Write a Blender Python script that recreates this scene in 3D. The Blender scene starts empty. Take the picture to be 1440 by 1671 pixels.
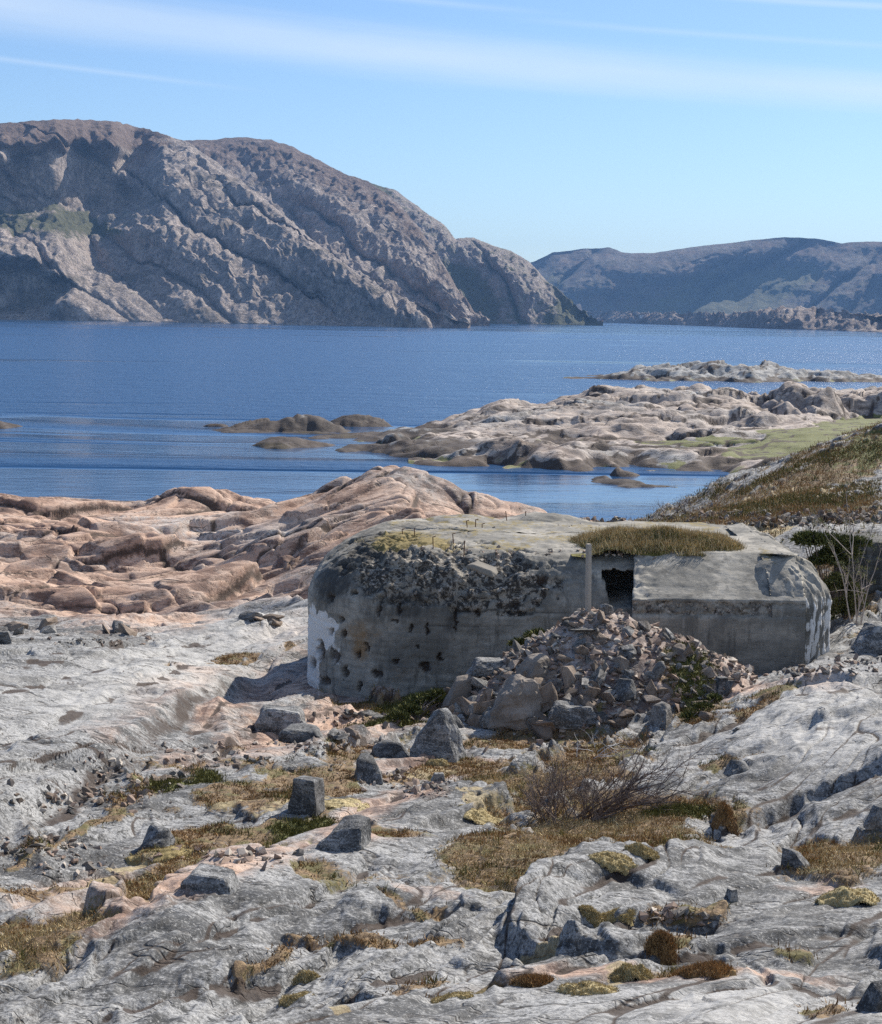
import bpy, bmesh, math, random
import numpy as np
from mathutils import Matrix, Vector, Euler

SC = bpy.context.scene
COL = SC.collection
random.seed(7)
RNG = np.random.default_rng(11)
R = math.radians
f32 = np.float32

# ------------------------------------------------------------------ camera
W_PX, H_PX, FPX = 1440.0, 1671.0, 2735.0        # pixel frame of the photograph, focal length in pixels
CAM = np.array([0.0, 0.0, 18.0])
PITCH, ROLL = R(6.75), R(0.9)
FWD = np.array([0, math.cos(PITCH), -math.sin(PITCH)])
UP0 = np.array([0, math.sin(PITCH), math.cos(PITCH)])
RT0 = np.array([1.0, 0, 0])
RT = math.cos(ROLL) * RT0 + math.sin(ROLL) * UP0
UP = -math.sin(ROLL) * RT0 + math.cos(ROLL) * UP0
cam_d = bpy.data.cameras.new("camera")
cam = bpy.data.objects.new("camera", cam_d)
COL.objects.link(cam)
cam_d.sensor_fit = 'HORIZONTAL'
cam_d.sensor_width = 36.0
cam_d.lens = 36.0 * FPX / W_PX
cam_d.clip_start = 0.2
cam_d.clip_end = 30000
cam.matrix_world = Matrix(((RT[0], UP[0], -FWD[0], CAM[0]),
                           (RT[1], UP[1], -FWD[1], CAM[1]),
                           (RT[2], UP[2], -FWD[2], CAM[2]),
                           (0, 0, 0, 1)))
SC.camera = cam

# ------------------------------------------------------------------ light and exposure
SUN_AZ, SUN_EL = R(51), R(40)                    # azimuth measured from +X towards +Y
SUN = Vector((math.cos(SUN_EL) * math.cos(SUN_AZ), math.cos(SUN_EL) * math.sin(SUN_AZ), math.sin(SUN_EL)))
sun_d = bpy.data.lights.new("sun", 'SUN')
sun_d.energy = 5.0
sun_d.angle = R(0.5)
sun_d.color = (1.0, 0.93, 0.82)
HAZE = 5.5e-5
sun = bpy.data.objects.new("sun", sun_d)
COL.objects.link(sun)
sun.rotation_euler = SUN.to_track_quat('Z', 'Y').to_euler()
sun.location = (60, 30, 120)

SC.view_settings.view_transform = 'Standard'
SC.view_settings.look = 'None'
SC.view_settings.exposure = 0.58
SC.view_settings.gamma = 1.0
SC.render.engine = 'CYCLES'
SC.cycles.max_bounces = 5
SC.cycles.diffuse_bounces = 3
SC.cycles.volume_bounces = 0
SC.cycles.transparent_max_bounces = 6
SC.cycles.use_denoising = False
SC.cycles.sample_clamp_direct = 5.0
SC.cycles.sample_clamp_indirect = 3.0
SC.cycles.volume_step_rate = 10


class NT:
    """Small helper for node trees."""
    def __init__(self, tree):
        self.t = tree
        self.n = tree.nodes
        self.l = tree.links

    def add(self, typ, **kw):
        nd = self.n.new(typ)
        for k, v in kw.items():
            setattr(nd, k, v)
        return nd

    def put(self, sock, v):
        if v is None:
            return
        if isinstance(v, bpy.types.NodeSocket):
            self.l.new(v, sock)
        else:
            if sock.type == 'RGBA' and len(v) == 3:
                v = (*v, 1)
            sock.default_value = v

    def math(self, op, a, b=None, c=None, clamp=False):
        nd = self.add('ShaderNodeMath', operation=op, use_clamp=clamp)
        self.put(nd.inputs[0], a)
        if b is not None:
            self.put(nd.inputs[1], b)
        if c is not None:
            self.put(nd.inputs[2], c)
        return nd.outputs[0]

    def mix(self, fac, a, b, blend='MIX'):
        nd = self.add('ShaderNodeMix', data_type='RGBA', blend_type=blend)
        self.put(nd.inputs[0], fac)
        self.put(nd.inputs[6], a)
        self.put(nd.inputs[7], b)
        return nd.outputs[2]

    def ramp(self, fac, lo, hi, a=0.0, b=1.0):
        nd = self.add('ShaderNodeMapRange', interpolation_type='SMOOTHSTEP')
        self.put(nd.inputs[0], fac)
        nd.inputs[1].default_value = lo
        nd.inputs[2].default_value = hi
        nd.inputs[3].default_value = a
        nd.inputs[4].default_value = b
        return nd.outputs[0]

    def noise(self, vec, scale, detail=4, rough=0.6, dist=0.0):
        nd = self.add('ShaderNodeTexNoise')
        self.put(nd.inputs['Vector'], vec)
        nd.inputs['Scale'].default_value = scale
        nd.inputs['Detail'].default_value = detail
        nd.inputs['Roughness'].default_value = rough
        nd.inputs['Distortion'].default_value = dist
        return nd.outputs[0]

    def voro(self, vec, scale, feature='F1', rnd=1.0):
        nd = self.add('ShaderNodeTexVoronoi', feature=feature)
        self.put(nd.inputs['Vector'], vec)
        nd.inputs['Scale'].default_value = scale
        nd.inputs['Randomness'].default_value = rnd
        return nd.outputs['Distance']

    def mapping(self, vec, rot=(0, 0, 0), scale=(1, 1, 1), loc=(0, 0, 0)):
        nd = self.add('ShaderNodeMapping')
        self.put(nd.inputs[0], vec)
        nd.inputs[1].default_value = loc
        nd.inputs[2].default_value = rot
        nd.inputs[3].default_value = scale
        return nd.outputs[0]

    def bump(self, h, strength, dist, normal=None):
        nd = self.add('ShaderNodeBump')
        nd.inputs['Strength'].default_value = strength
        nd.inputs['Distance'].default_value = dist
        self.put(nd.inputs['Height'], h)
        if normal is not None:
            self.put(nd.inputs['Normal'], normal)
        return nd.outputs[0]

    def attr(self, name):
        nd = self.add('ShaderNodeAttribute', attribute_name=name)
        sp = self.add('ShaderNodeSeparateColor')
        self.l.new(nd.outputs['Color'], sp.inputs[0])
        return sp.outputs[0], sp.outputs[1], sp.outputs[2]


# sky: physical sky with cirrus streaks, laid out in compass direction and height above the horizon
world = bpy.data.worlds.new("World")
SC.world = world
world.use_nodes = True
wt = NT(world.node_tree)
wt.n.clear()
sky = wt.add('ShaderNodeTexSky', sky_type='NISHITA')
sky.sun_disc = False
sky.sun_elevation = SUN_EL
sky.sun_rotation = math.pi / 2 - SUN_AZ
sky.altitude = 0
sky.air_density = 1.0
sky.dust_density = 0.25
sky.ozone_density = 2.5
tc = wt.add('ShaderNodeTexCoord')
sp = wt.add('ShaderNodeSeparateXYZ')
wt.l.new(tc.outputs['Generated'], sp.inputs[0])
az = wt.math('ARCTAN2', sp.outputs[0], sp.outputs[1])
el = sp.outputs[2]
vv = wt.math('ADD', wt.math('MULTIPLY_ADD', az, 0.078, el), -0.1475)      # across the band
cb = wt.add('ShaderNodeCombineXYZ')
wt.put(cb.inputs[0], wt.math('MULTIPLY', az, 2.6))
wt.put(cb.inputs[1], wt.math('MULTIPLY', vv, 60.0))
fine = wt.noise(cb.outputs[0], 1.0, 6, 0.62, 0.4)
cb2 = wt.add('ShaderNodeCombineXYZ')
wt.put(cb2.inputs[0], wt.math('MULTIPLY', az, 5.0))
wt.put(cb2.inputs[1], wt.math('MULTIPLY', vv, 22.0))
wt.put(cb2.inputs[2], 3.7)
soft = wt.noise(cb2.outputs[0], 1.0, 4, 0.55, 0.2)
wid = wt.math('MULTIPLY_ADD', az, -0.015, 0.0195)
band = wt.math('SUBTRACT', 1.0, wt.math('DIVIDE', wt.math('ABSOLUTE', vv), wid))
band = wt.ramp(wt.math('ADD', band, wt.math('MULTIPLY_ADD', fine, 0.9, -0.45)), 0.0, 1.0)
band = wt.math('MULTIPLY', band, wt.math('MULTIPLY_ADD', soft, 0.7, 0.32))
def streak(v0, half, a0, a1):
    s = wt.math('SUBTRACT', 1.0, wt.math('DIVIDE', wt.math('ABSOLUTE', wt.math('SUBTRACT', vv, v0)), half))
    s = wt.ramp(wt.math('ADD', s, wt.math('MULTIPLY_ADD', fine, 1.3, -0.75)), 0.0, 1.1)
    m = wt.math('MULTIPLY', wt.ramp(az, a0 - 0.08, a0 + 0.03), wt.ramp(az, a1 + 0.08, a1 - 0.03))
    return wt.math('MULTIPLY', s, m)
stk = wt.math('ADD', wt.math('MULTIPLY', streak(-0.030, 0.0035, -0.5, -0.17), 0.75),
              wt.math('MULTIPLY', streak(0.0285, 0.0035, -0.1, 0.01), 0.55))
stk = wt.math('ADD', stk, wt.math('MULTIPLY', streak(0.024, 0.0035, 0.09, 0.4), 0.5))
stk = wt.math('ADD', stk, wt.math('MULTIPLY', streak(0.0445, 0.0035, 0.17, 0.6), 0.8))
high = wt.math('MULTIPLY', wt.ramp(fine, 0.5, 0.85), wt.math('MULTIPLY', wt.ramp(el, 0.17, 0.4), 0.3))
cl = wt.math('ADD', wt.math('ADD', wt.math('MULTIPLY', band, 0.70), wt.math('MULTIPLY', stk, 0.42)), high, clamp=True)
skyc = wt.mix(1.0, sky.outputs[0], (0.78, 0.90, 1.08), 'MULTIPLY')
cloudc = wt.mix(cl, skyc, (7.0, 7.9, 9.0))
bg = wt.add('ShaderNodeBackground')
wt.put(bg.inputs[0], cloudc)
bg.inputs[1].default_value = 0.082
wo = wt.add('ShaderNodeOutputWorld')
wt.l.new(bg.outputs[0], wo.inputs[0])


# ------------------------------------------------------------------ geometry helpers
def ray(px, py):
    d = FWD + (px - W_PX / 2) / FPX * RT + (H_PX / 2 - py) / FPX * UP
    return d


def at_depth(px, py, Y):
    d = ray(px, py)
    return CAM + d * (Y / d[1])


def project(X, Y, Z):
    dx, dy, dz = X - CAM[0], Y - CAM[1], Z - CAM[2]
    a = dx * RT[0] + dy * RT[1] + dz * RT[2]
    b = dx * UP[0] + dy * UP[1] + dz * UP[2]
    c = dx * FWD[0] + dy * FWD[1] + dz * FWD[2]
    c = np.maximum(c, 0.05)
    return W_PX / 2 + a / c * FPX, H_PX / 2 - b / c * FPX


_PERM = RNG.permutation(256).astype(np.int32)
_ANG = RNG.random(256) * 2 * np.pi
_GX, _GY = np.cos(_ANG).astype(f32), np.sin(_ANG).astype(f32)
_JA, _JB, _JC = (RNG.random(256).astype(f32) for _ in range(3))


def _h(ix, iy, seed):
    return _PERM[(_PERM[(ix + seed * 31) & 255] + iy + seed * 7) & 255]


def perlin(x, y, seed=0):
    x = np.asarray(x, f32)
    y = np.asarray(y, f32)
    fx, fy = np.floor(x), np.floor(y)
    ix, iy = fx.astype(np.int32), fy.astype(np.int32)
    x = x - fx
    y = y - fy
    u = x * x * x * (x * (x * 6 - 15) + 10)
    v = y * y * y * (y * (y * 6 - 15) + 10)

    def g(i, j):
        h = _h(ix + i, iy + j, seed)
        return _GX[h] * (x - i) + _GY[h] * (y - j)
    a = g(0, 0)
    a = a + u * (g(1, 0) - a)
    b = g(0, 1)
    b = b + u * (g(1, 1) - b)
    return (a + v * (b - a)) * 1.5


def fbm(x, y, octv=4, seed=0, gain=0.5, lac=2.03):
    s = 0
    a = 1.0
    for i in range(octv):
        s = s + a * perlin(x, y, seed + i)
        x = np.asarray(x) * lac + 3.1
        y = np.asarray(y) * lac + 1.7
        a *= gain
    return s


def ridged(x, y, octv=4, seed=0, gain=0.5, lac=2.03):
    s = 0
    a = 1.0
    for i in range(octv):
        s = s + a * (1 - 2 * np.abs(perlin(x, y, seed + i)))
        x = np.asarray(x) * lac + 5.3
        y = np.asarray(y) * lac + 2.9
        a *= gain
    return s


def worley(x, y, seed=0, jit=0.9):
    """F1, F2, three random numbers of the nearest cell, offset to its centre."""
    x = np.asarray(x, f32)
    y = np.asarray(y, f32)
    ix, iy = np.floor(x).astype(np.int32), np.floor(y).astype(np.int32)
    F1 = np.full(x.shape, 9, f32)
    F2 = np.full(x.shape, 9, f32)
    ID = np.zeros(x.shape, np.int32)
    DX = np.zeros(x.shape, f32)
    DY = np.zeros(x.shape, f32)
    for i in (-1, 0, 1):
        for j in (-1, 0, 1):
            h = _h(ix + i, iy + j, seed)
            dx = x - (ix + i + 0.5 + (_JA[h] - 0.5) * jit)
            dy = y - (iy + j + 0.5 + (_JB[h] - 0.5) * jit)
            d = np.sqrt(dx * dx + dy * dy)
            near = d < F1
            F2 = np.where(near, F1, np.minimum(F2, d))
            ID = np.where(near, h, ID)
            DX = np.where(near, dx, DX)
            DY = np.where(near, dy, DY)
            F1 = np.where(near, d, F1)
    return F1, F2, _JC[ID], _JA[(ID * 7 + 13) & 255], _JB[(ID * 5 + 91) & 255], DX, DY


def sstep(a, b, x):
    t = np.clip((x - a) / (b - a), 0, 1)
    return t * t * (3 - 2 * t)


def terr(n, k, w=0.2):
    """Flaky steps: k risers per unit of n, each taking the share w of the tread."""
    q = n * k
    f = np.floor(q)
    return (f + sstep(0.5 - w / 2, 0.5 + w / 2, q - f)) / k


def facets(x, y, seed, off, tilt, e=0.14, jit=0.95):
    """Angular blocks: each cell is a tilted plane; neighbours meet in a short ramp. Returns height and edge nearness."""
    x = np.asarray(x, f32)
    y = np.asarray(y, f32)
    ix, iy = np.floor(x).astype(np.int32), np.floor(y).astype(np.int32)
    F1 = np.full(x.shape, 9, f32)
    F2 = np.full(x.shape, 9, f32)
    H1 = np.zeros(x.shape, f32)
    H2 = np.zeros(x.shape, f32)
    for i in (-1, 0, 1):
        for j in (-1, 0, 1):
            h = _h(ix + i, iy + j, seed)
            dx = x - (ix + i + 0.5 + (_JA[h] - 0.5) * jit)
            dy = y - (iy + j + 0.5 + (_JB[h] - 0.5) * jit)
            d = np.sqrt(dx * dx + dy * dy)
            v = (_JC[h] - 0.5) * off + ((_JA[(h * 7 + 13) & 255] - 0.5) * dx + (_JB[(h * 5 + 91) & 255] - 0.5) * dy) * tilt
            near = d < F1
            second = (~near) & (d < F2)
            H2 = np.where(near, H1, np.where(second, v, H2))
            F2 = np.where(near, F1, np.where(second, d, F2))
            H1 = np.where(near, v, H1)
            F1 = np.where(near, d, F1)
    w = 0.5 * (1 - sstep(0, e, F2 - F1))
    return H1 * (1 - w) + H2 * w, F2 - F1


def saw(q, w=0.14):
    """Slow rise and sharp drop once per unit of q."""
    r = q - np.floor(q)
    return np.where(r < 1 - w, r / (1 - w), sstep(1.0, 1 - w, r)) - 0.5


def lines(x, y, w, seed):
    """Long thin broken cracks: the zero lines of a noise."""
    n = fbm(x, y, 2, seed, 0.4)
    return np.exp(-np.abs(n) / w) * sstep(-0.15, 0.25, perlin(x * 0.45 + 7, y * 0.7 + 3, seed + 5))


def tag(o, label=None, cat=None, group=None, kind=None):
    if label:
        o["label"] = label
    if cat:
        o["category"] = cat
    if group:
        o["group"] = group
    if kind:
        o["kind"] = kind
    return o


def link(name, me, mat=None, parent=None):
    if mat is not None and not me.materials:
        me.materials.append(mat)
    o = bpy.data.objects.new(name, me)
    COL.objects.link(o)
    if parent is not None:
        o.parent = parent
    return o


def empty(name, loc):
    o = bpy.data.objects.new(name, None)
    COL.objects.link(o)
    o.location = loc
    o.empty_display_size = 0.2
    return o


def raw_mesh(name, V, faces, smooth=True, attrs=None):
    """numpy vertices (n,3) and faces (m,k) all of the same size k."""
    V = np.ascontiguousarray(V, f32).reshape(-1, 3)
    faces = np.ascontiguousarray(faces, np.int32)
    k = faces.shape[1]
    me = bpy.data.meshes.new(name)
    me.vertices.add(len(V))
    me.vertices.foreach_set('co', V.ravel())
    me.loops.add(faces.size)
    me.loops.foreach_set('vertex_index', faces.ravel())
    me.polygons.add(len(faces))
    me.polygons.foreach_set('loop_start', np.arange(0, faces.size, k, dtype=np.int32))
    me.polygons.foreach_set('loop_total', np.full(len(faces), k, np.int32))
    me.polygons.foreach_set('use_smooth', np.full(len(faces), smooth, bool))
    for nm, arr in (attrs or {}).items():
        a = me.attributes.new(nm, 'FLOAT_COLOR', 'POINT')
        c = np.ones((len(V), 4), f32)
        c[:, :3] = np.asarray(arr, f32).reshape(-1, 3)
        a.data.foreach_set('color', c.ravel())
    me.update(calc_edges=True)
    me.validate()
    return me


def grid_faces(nr, nc, wrap=False):
    i = np.arange(nr - 1)[:, None] * nc
    j = np.arange(nc if wrap else nc - 1)[None, :]
    j2 = (j + 1) % nc
    return np.stack([i + j, i + j2, i + nc + j2, i + nc + j], -1).reshape(-1, 4)


def grid_mesh(name, V, keep=None, attrs=None, smooth=True):
    nr, nc = V.shape[:2]
    F = grid_faces(nr, nc)
    V = V.reshape(-1, 3)
    at = {k: v.reshape(-1, 3) for k, v in (attrs or {}).items()}
    if keep is not None:
        kf = keep.ravel()[F].any(axis=1)
        F = F[kf]
        used = np.zeros(len(V), bool)
        used[F.ravel()] = True
        idx = np.cumsum(used) - 1
        F = idx[F]
        V = V[used]
        at = {k: v[used] for k, v in at.items()}
    return raw_mesh(name, V, F, smooth, at)


# ------------------------------------------------------------------ materials
def new_mat(name):
    m = bpy.data.materials.new(name)
    m.use_nodes = True
    t = NT(m.node_tree)
    t.n.clear()
    out = t.add('ShaderNodeOutputMaterial')
    bs = t.add('ShaderNodeBsdfPrincipled')
    t.l.new(bs.outputs[0], out.inputs[0])
    bs.inputs['Specular IOR Level'].default_value = 0.3
    return m, t, bs


def speckle_rock(t, vec, fs=1.0):
    """Grey gneiss: banded, blotched with black and pale lichen, salt and pepper grain. fs scales the pattern."""
    band = t.mapping(vec, rot=(0, 0, R(-62)), scale=(0.28, 1, 1))
    b1 = t.noise(band, 1.6 * fs, 6, 0.66, 0.5)
    b2 = t.noise(band, 9.0 * fs, 6, 0.72, 0.8)
    blot = t.noise(vec, 4.2 * fs, 7, 0.70, 0.6)
    grain = t.noise(vec, 38.0 * fs, 4, 0.75)
    m1 = t.noise(t.mapping(vec, rot=(0, 0, R(-62)), scale=(0.42, 1, 1)), 2.6 * fs, 11, 0.80, 0.3)
    m2 = t.noise(vec, 0.55 * fs, 5, 0.6)
    tone = t.math('ADD', m1, t.math('MULTIPLY_ADD', m2, 0.5, -0.25))
    c = t.mix(t.ramp(tone, 0.425, 0.55), (0.070, 0.072, 0.075), (0.345, 0.345, 0.342))
    c = t.mix(t.ramp(b1, 0.52, 0.70, 0.0, 0.40), c, (0.45, 0.44, 0.42))
    c = t.mix(t.ramp(b2, 0.46, 0.60, 0.0, 0.5), c, (0.10, 0.097, 0.092))
    c = t.mix(t.ramp(grain, 0.52, 0.57, 0.0, 0.6), c, (0.05, 0.05, 0.05))
    pep = t.noise(t.mapping(vec, rot=(0, 0, R(-62)), scale=(0.6, 1, 1)), 13.0 * fs, 4, 0.65, 0.2)
    c = t.mix(t.math('MULTIPLY', t.ramp(pep, 0.56, 0.61), t.ramp(m2, 0.40, 0.55, 0.25, 0.85)), c, (0.042, 0.043, 0.043))
    c = t.mix(t.ramp(grain, 0.44, 0.38, 0.0, 0.55), c, (0.54, 0.53, 0.51))
    cr = None
    for sc, w, k in ((1.1, 0.009, 0.95), (3.4, 0.012, 0.8)):
        n = t.noise(t.mapping(vec, rot=(0, 0, R(-62)), scale=(0.3, 1, 1), loc=(sc, 0, 0)), sc * fs, 3, 0.5, 0.3)
        q = t.math('MULTIPLY', t.ramp(t.math('ABSOLUTE', t.math('SUBTRACT', n, 0.5)), w, 0.0), k)
        q = t.math('MULTIPLY', q, t.ramp(b1, 0.42, 0.58))
        cr = q if cr is None else t.math('MAXIMUM', cr, q)
    return c, b1, b2, blot, grain, cr, tone


def rock_material(name, pink_col, far=1.0):
    m, t, bs = new_mat(name)
    g = t.add('ShaderNodeTexCoord').outputs['Object']
    pk, veg, yel = t.attr('zone')
    crev, grn, pale = t.attr('zone2')
    c, b1, b2, blot, grain, cr, tone = speckle_rock(t, g, far)
    # pink granite
    p = t.mix(t.ramp(tone, 0.41, 0.54), pink_col[2], t.mix(t.ramp(b1, 0.3, 0.7), pink_col[0], pink_col[1]))
    p = t.mix(t.ramp(b2, 0.46, 0.66, 0, 0.4), p, pink_col[2])
    p = t.mix(t.ramp(grain, 0.54, 0.68, 0, 0.45), p, (0.12, 0.10, 0.095))
    p = t.mix(t.ramp(grain, 0.42, 0.30, 0, 0.35), p, (0.62, 0.53, 0.48))
    pf = t.ramp(t.math('ADD', pk, t.math('MULTIPLY_ADD', blot, 0.8, -0.4)), 0.25, 0.85)
    c = t.mix(pf, c, p)
    c = t.mix(t.math('MULTIPLY', pale, t.ramp(blot, 0.3, 0.65)), c, (0.52, 0.51, 0.49))
    c = t.mix(t.math('MULTIPLY', cr, 0.85), c, (0.05, 0.042, 0.036))
    # soil and heath
    fine = t.noise(g, 22 * far, 5, 0.7)
    mid = t.noise(g, 3.1 * far, 5, 0.65)
    soil = t.mix(t.ramp(fine, 0.35, 0.65), (0.085, 0.055, 0.033), (0.29, 0.20, 0.11))
    soil = t.mix(t.ramp(mid, 0.48, 0.62), soil, t.mix(fine, (0.06, 0.055, 0.018), (0.21, 0.18, 0.075)))
    vf = t.ramp(t.math('ADD', veg, t.math('MULTIPLY_ADD', fine, 0.7, -0.35)), 0.38, 0.62)
    c = t.mix(vf, c, soil)
    gr = t.mix(fine, (0.075, 0.085, 0.02), (0.20, 0.20, 0.075))
    gf = t.ramp(t.math('ADD', grn, t.math('MULTIPLY_ADD', fine, 0.6, -0.3)), 0.4, 0.62)
    c = t.mix(gf, c, gr)
    ye = t.mix(t.ramp(fine, 0.3, 0.7), (0.22, 0.165, 0.085), (0.47, 0.39, 0.235))
    yf = t.ramp(t.math('ADD', yel, t.math('MULTIPLY_ADD', mid, 2.4, -1.2)), 0.55, 0.8, 0, 0.85)
    c = t.mix(yf, c, ye)
    # soil caught in the joints of the rock, and other dark bands
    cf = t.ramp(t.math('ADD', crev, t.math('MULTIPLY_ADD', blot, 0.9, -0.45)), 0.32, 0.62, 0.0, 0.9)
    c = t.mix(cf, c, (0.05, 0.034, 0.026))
    t.put(bs.inputs['Base Color'], c)
    bs.inputs['Roughness'].default_value = 0.82
    hgt = t.math('ADD', t.math('MULTIPLY', grain, 0.35), t.math('MULTIPLY', b2, 1.0))
    hgt = t.math('ADD', hgt, t.math('MULTIPLY', fine, 0.35))
    hgt = t.math('ADD', hgt, t.math('MULTIPLY', tone, 1.6))
    hgt = t.math('ADD', hgt, t.math('MULTIPLY', cr, -1.1))
    t.put(bs.inputs['Normal'], t.bump(hgt, 0.75, 0.026 / far))
    return m


M_GROUND = rock_material('coastal_rock', ((0.46, 0.295, 0.21), (0.63, 0.465, 0.36), (0.20, 0.12, 0.088)))
M_ISLE = rock_material('island_rock', ((0.36, 0.285, 0.235), (0.50, 0.42, 0.36), (0.15, 0.11, 0.09)), 0.22)


def stone_material(name, tint=(1, 1, 1), warm=0.5):
    m, t, bs = new_mat(name)
    g = t.add('ShaderNodeTexCoord').outputs['Object']
    oi = t.add('ShaderNodeObjectInfo')
    off = t.add('ShaderNodeVectorMath', operation='ADD')
    t.l.new(g, off.inputs[0])
    sc = t.add('ShaderNodeVectorMath', operation='SCALE')
    t.l.new(oi.outputs['Location'], sc.inputs[0])
    sc.inputs['Scale'].default_value = 3.1
    t.l.new(sc.outputs[0], off.inputs[1])
    c, b1, b2, blot, grain, cr, tone = speckle_rock(t, off.outputs[0], 1.6)
    rnd = oi.outputs['Random']
    warmc = t.mix(t.ramp(b1, 0.3, 0.7), (0.17, 0.13, 0.10), (0.35, 0.285, 0.235))
    warmc = t.mix(t.ramp(grain, 0.5, 0.68, 0, 0.6), warmc, (0.09, 0.07, 0.06))
    c = t.mix(t.ramp(rnd, 1 - warm - 0.12, 1 - warm + 0.12), c, warmc)
    v = t.math('MULTIPLY_ADD', t.math('FRACT', t.math('MULTIPLY', rnd, 7.31)), 0.6, 0.70)
    cm = t.add('ShaderNodeCombineXYZ')
    for i in range(3):
        t.put(cm.inputs[i], t.math('MULTIPLY', v, tint[i]))
    c = t.mix(1.0, c, cm.outputs[0], 'MULTIPLY')
    t.put(bs.inputs['Base Color'], c)
    bs.inputs['Roughness'].default_value = 0.85
    t.put(bs.inputs['Normal'], t.bump(t.math('ADD', b2, t.math('MULTIPLY', grain, 0.5)), 0.7, 0.03))
    return m


M_STONE = stone_material('broken_stone', (0.95, 0.92, 0.88), 0.5)
M_TAN = stone_material('tan_stone', (0.92, 0.98, 1.02), 1.3)
M_BOULDER = stone_material('boulder_stone', (0.9, 0.9, 0.9), -0.1)


def plant_material(name, a, b, spread=1.0, scale=14, trans=0.0):
    m, t, bs = new_mat(name)
    g = t.add('ShaderNodeTexCoord').outputs['Object']
    n = t.noise(g, scale, 3, 0.7)
    n2 = t.noise(g, scale * 0.18, 3, 0.6)
    geo = t.add('ShaderNodeNewGeometry')
    n = t.math('MULTIPLY_ADD', geo.outputs['Random Per Island'], 0.55, t.math('MULTIPLY', n, 0.5))
    c = t.mix(t.ramp(n, 0.25, 0.8), a, b)
    v = t.math('MULTIPLY_ADD', n2, 0.9 * spread, 1 - 0.45 * spread)
    cm = t.add('ShaderNodeCombineXYZ')
    for i in range(3):
        t.put(cm.inputs[i], v)
    c = t.mix(1.0, c, cm.outputs[0], 'MULTIPLY')
    t.put(bs.inputs['Base Color'], c)
    bs.inputs['Roughness'].default_value = 0.8
    bs.inputs['Specular IOR Level'].default_value = 0.15
    return m


M_STRAW = plant_material('dry_grass', (0.26, 0.18, 0.085), (0.60, 0.49, 0.28))
M_HEATH = plant_material('heath', (0.135, 0.078, 0.036), (0.41, 0.26, 0.115))
M_OLIVE = plant_material('crowberry', (0.05, 0.05, 0.014), (0.20, 0.18, 0.055))
M_JUNIPER = plant_material('juniper', (0.035, 0.043, 0.012), (0.16, 0.16, 0.05))
M_LICHEN = plant_material('reindeer_lichen', (0.28, 0.22, 0.10), (0.54, 0.45, 0.26), 0.6, 40)
M_TWIG = plant_material('bare_twig', (0.10, 0.075, 0.065), (0.24, 0.19, 0.165), 0.8, 20)
M_PALETWIG = plant_material('bleached_twig', (0.40, 0.38, 0.36), (0.62, 0.60, 0.58), 0.3, 20)
M_LEAF = plant_material('young_leaf', (0.10, 0.10, 0.035), (0.26, 0.25, 0.11), 0.6, 20)
M_BARK = plant_material('birch_bark', (0.25, 0.20, 0.17), (0.52, 0.45, 0.40), 0.6, 20)

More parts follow.
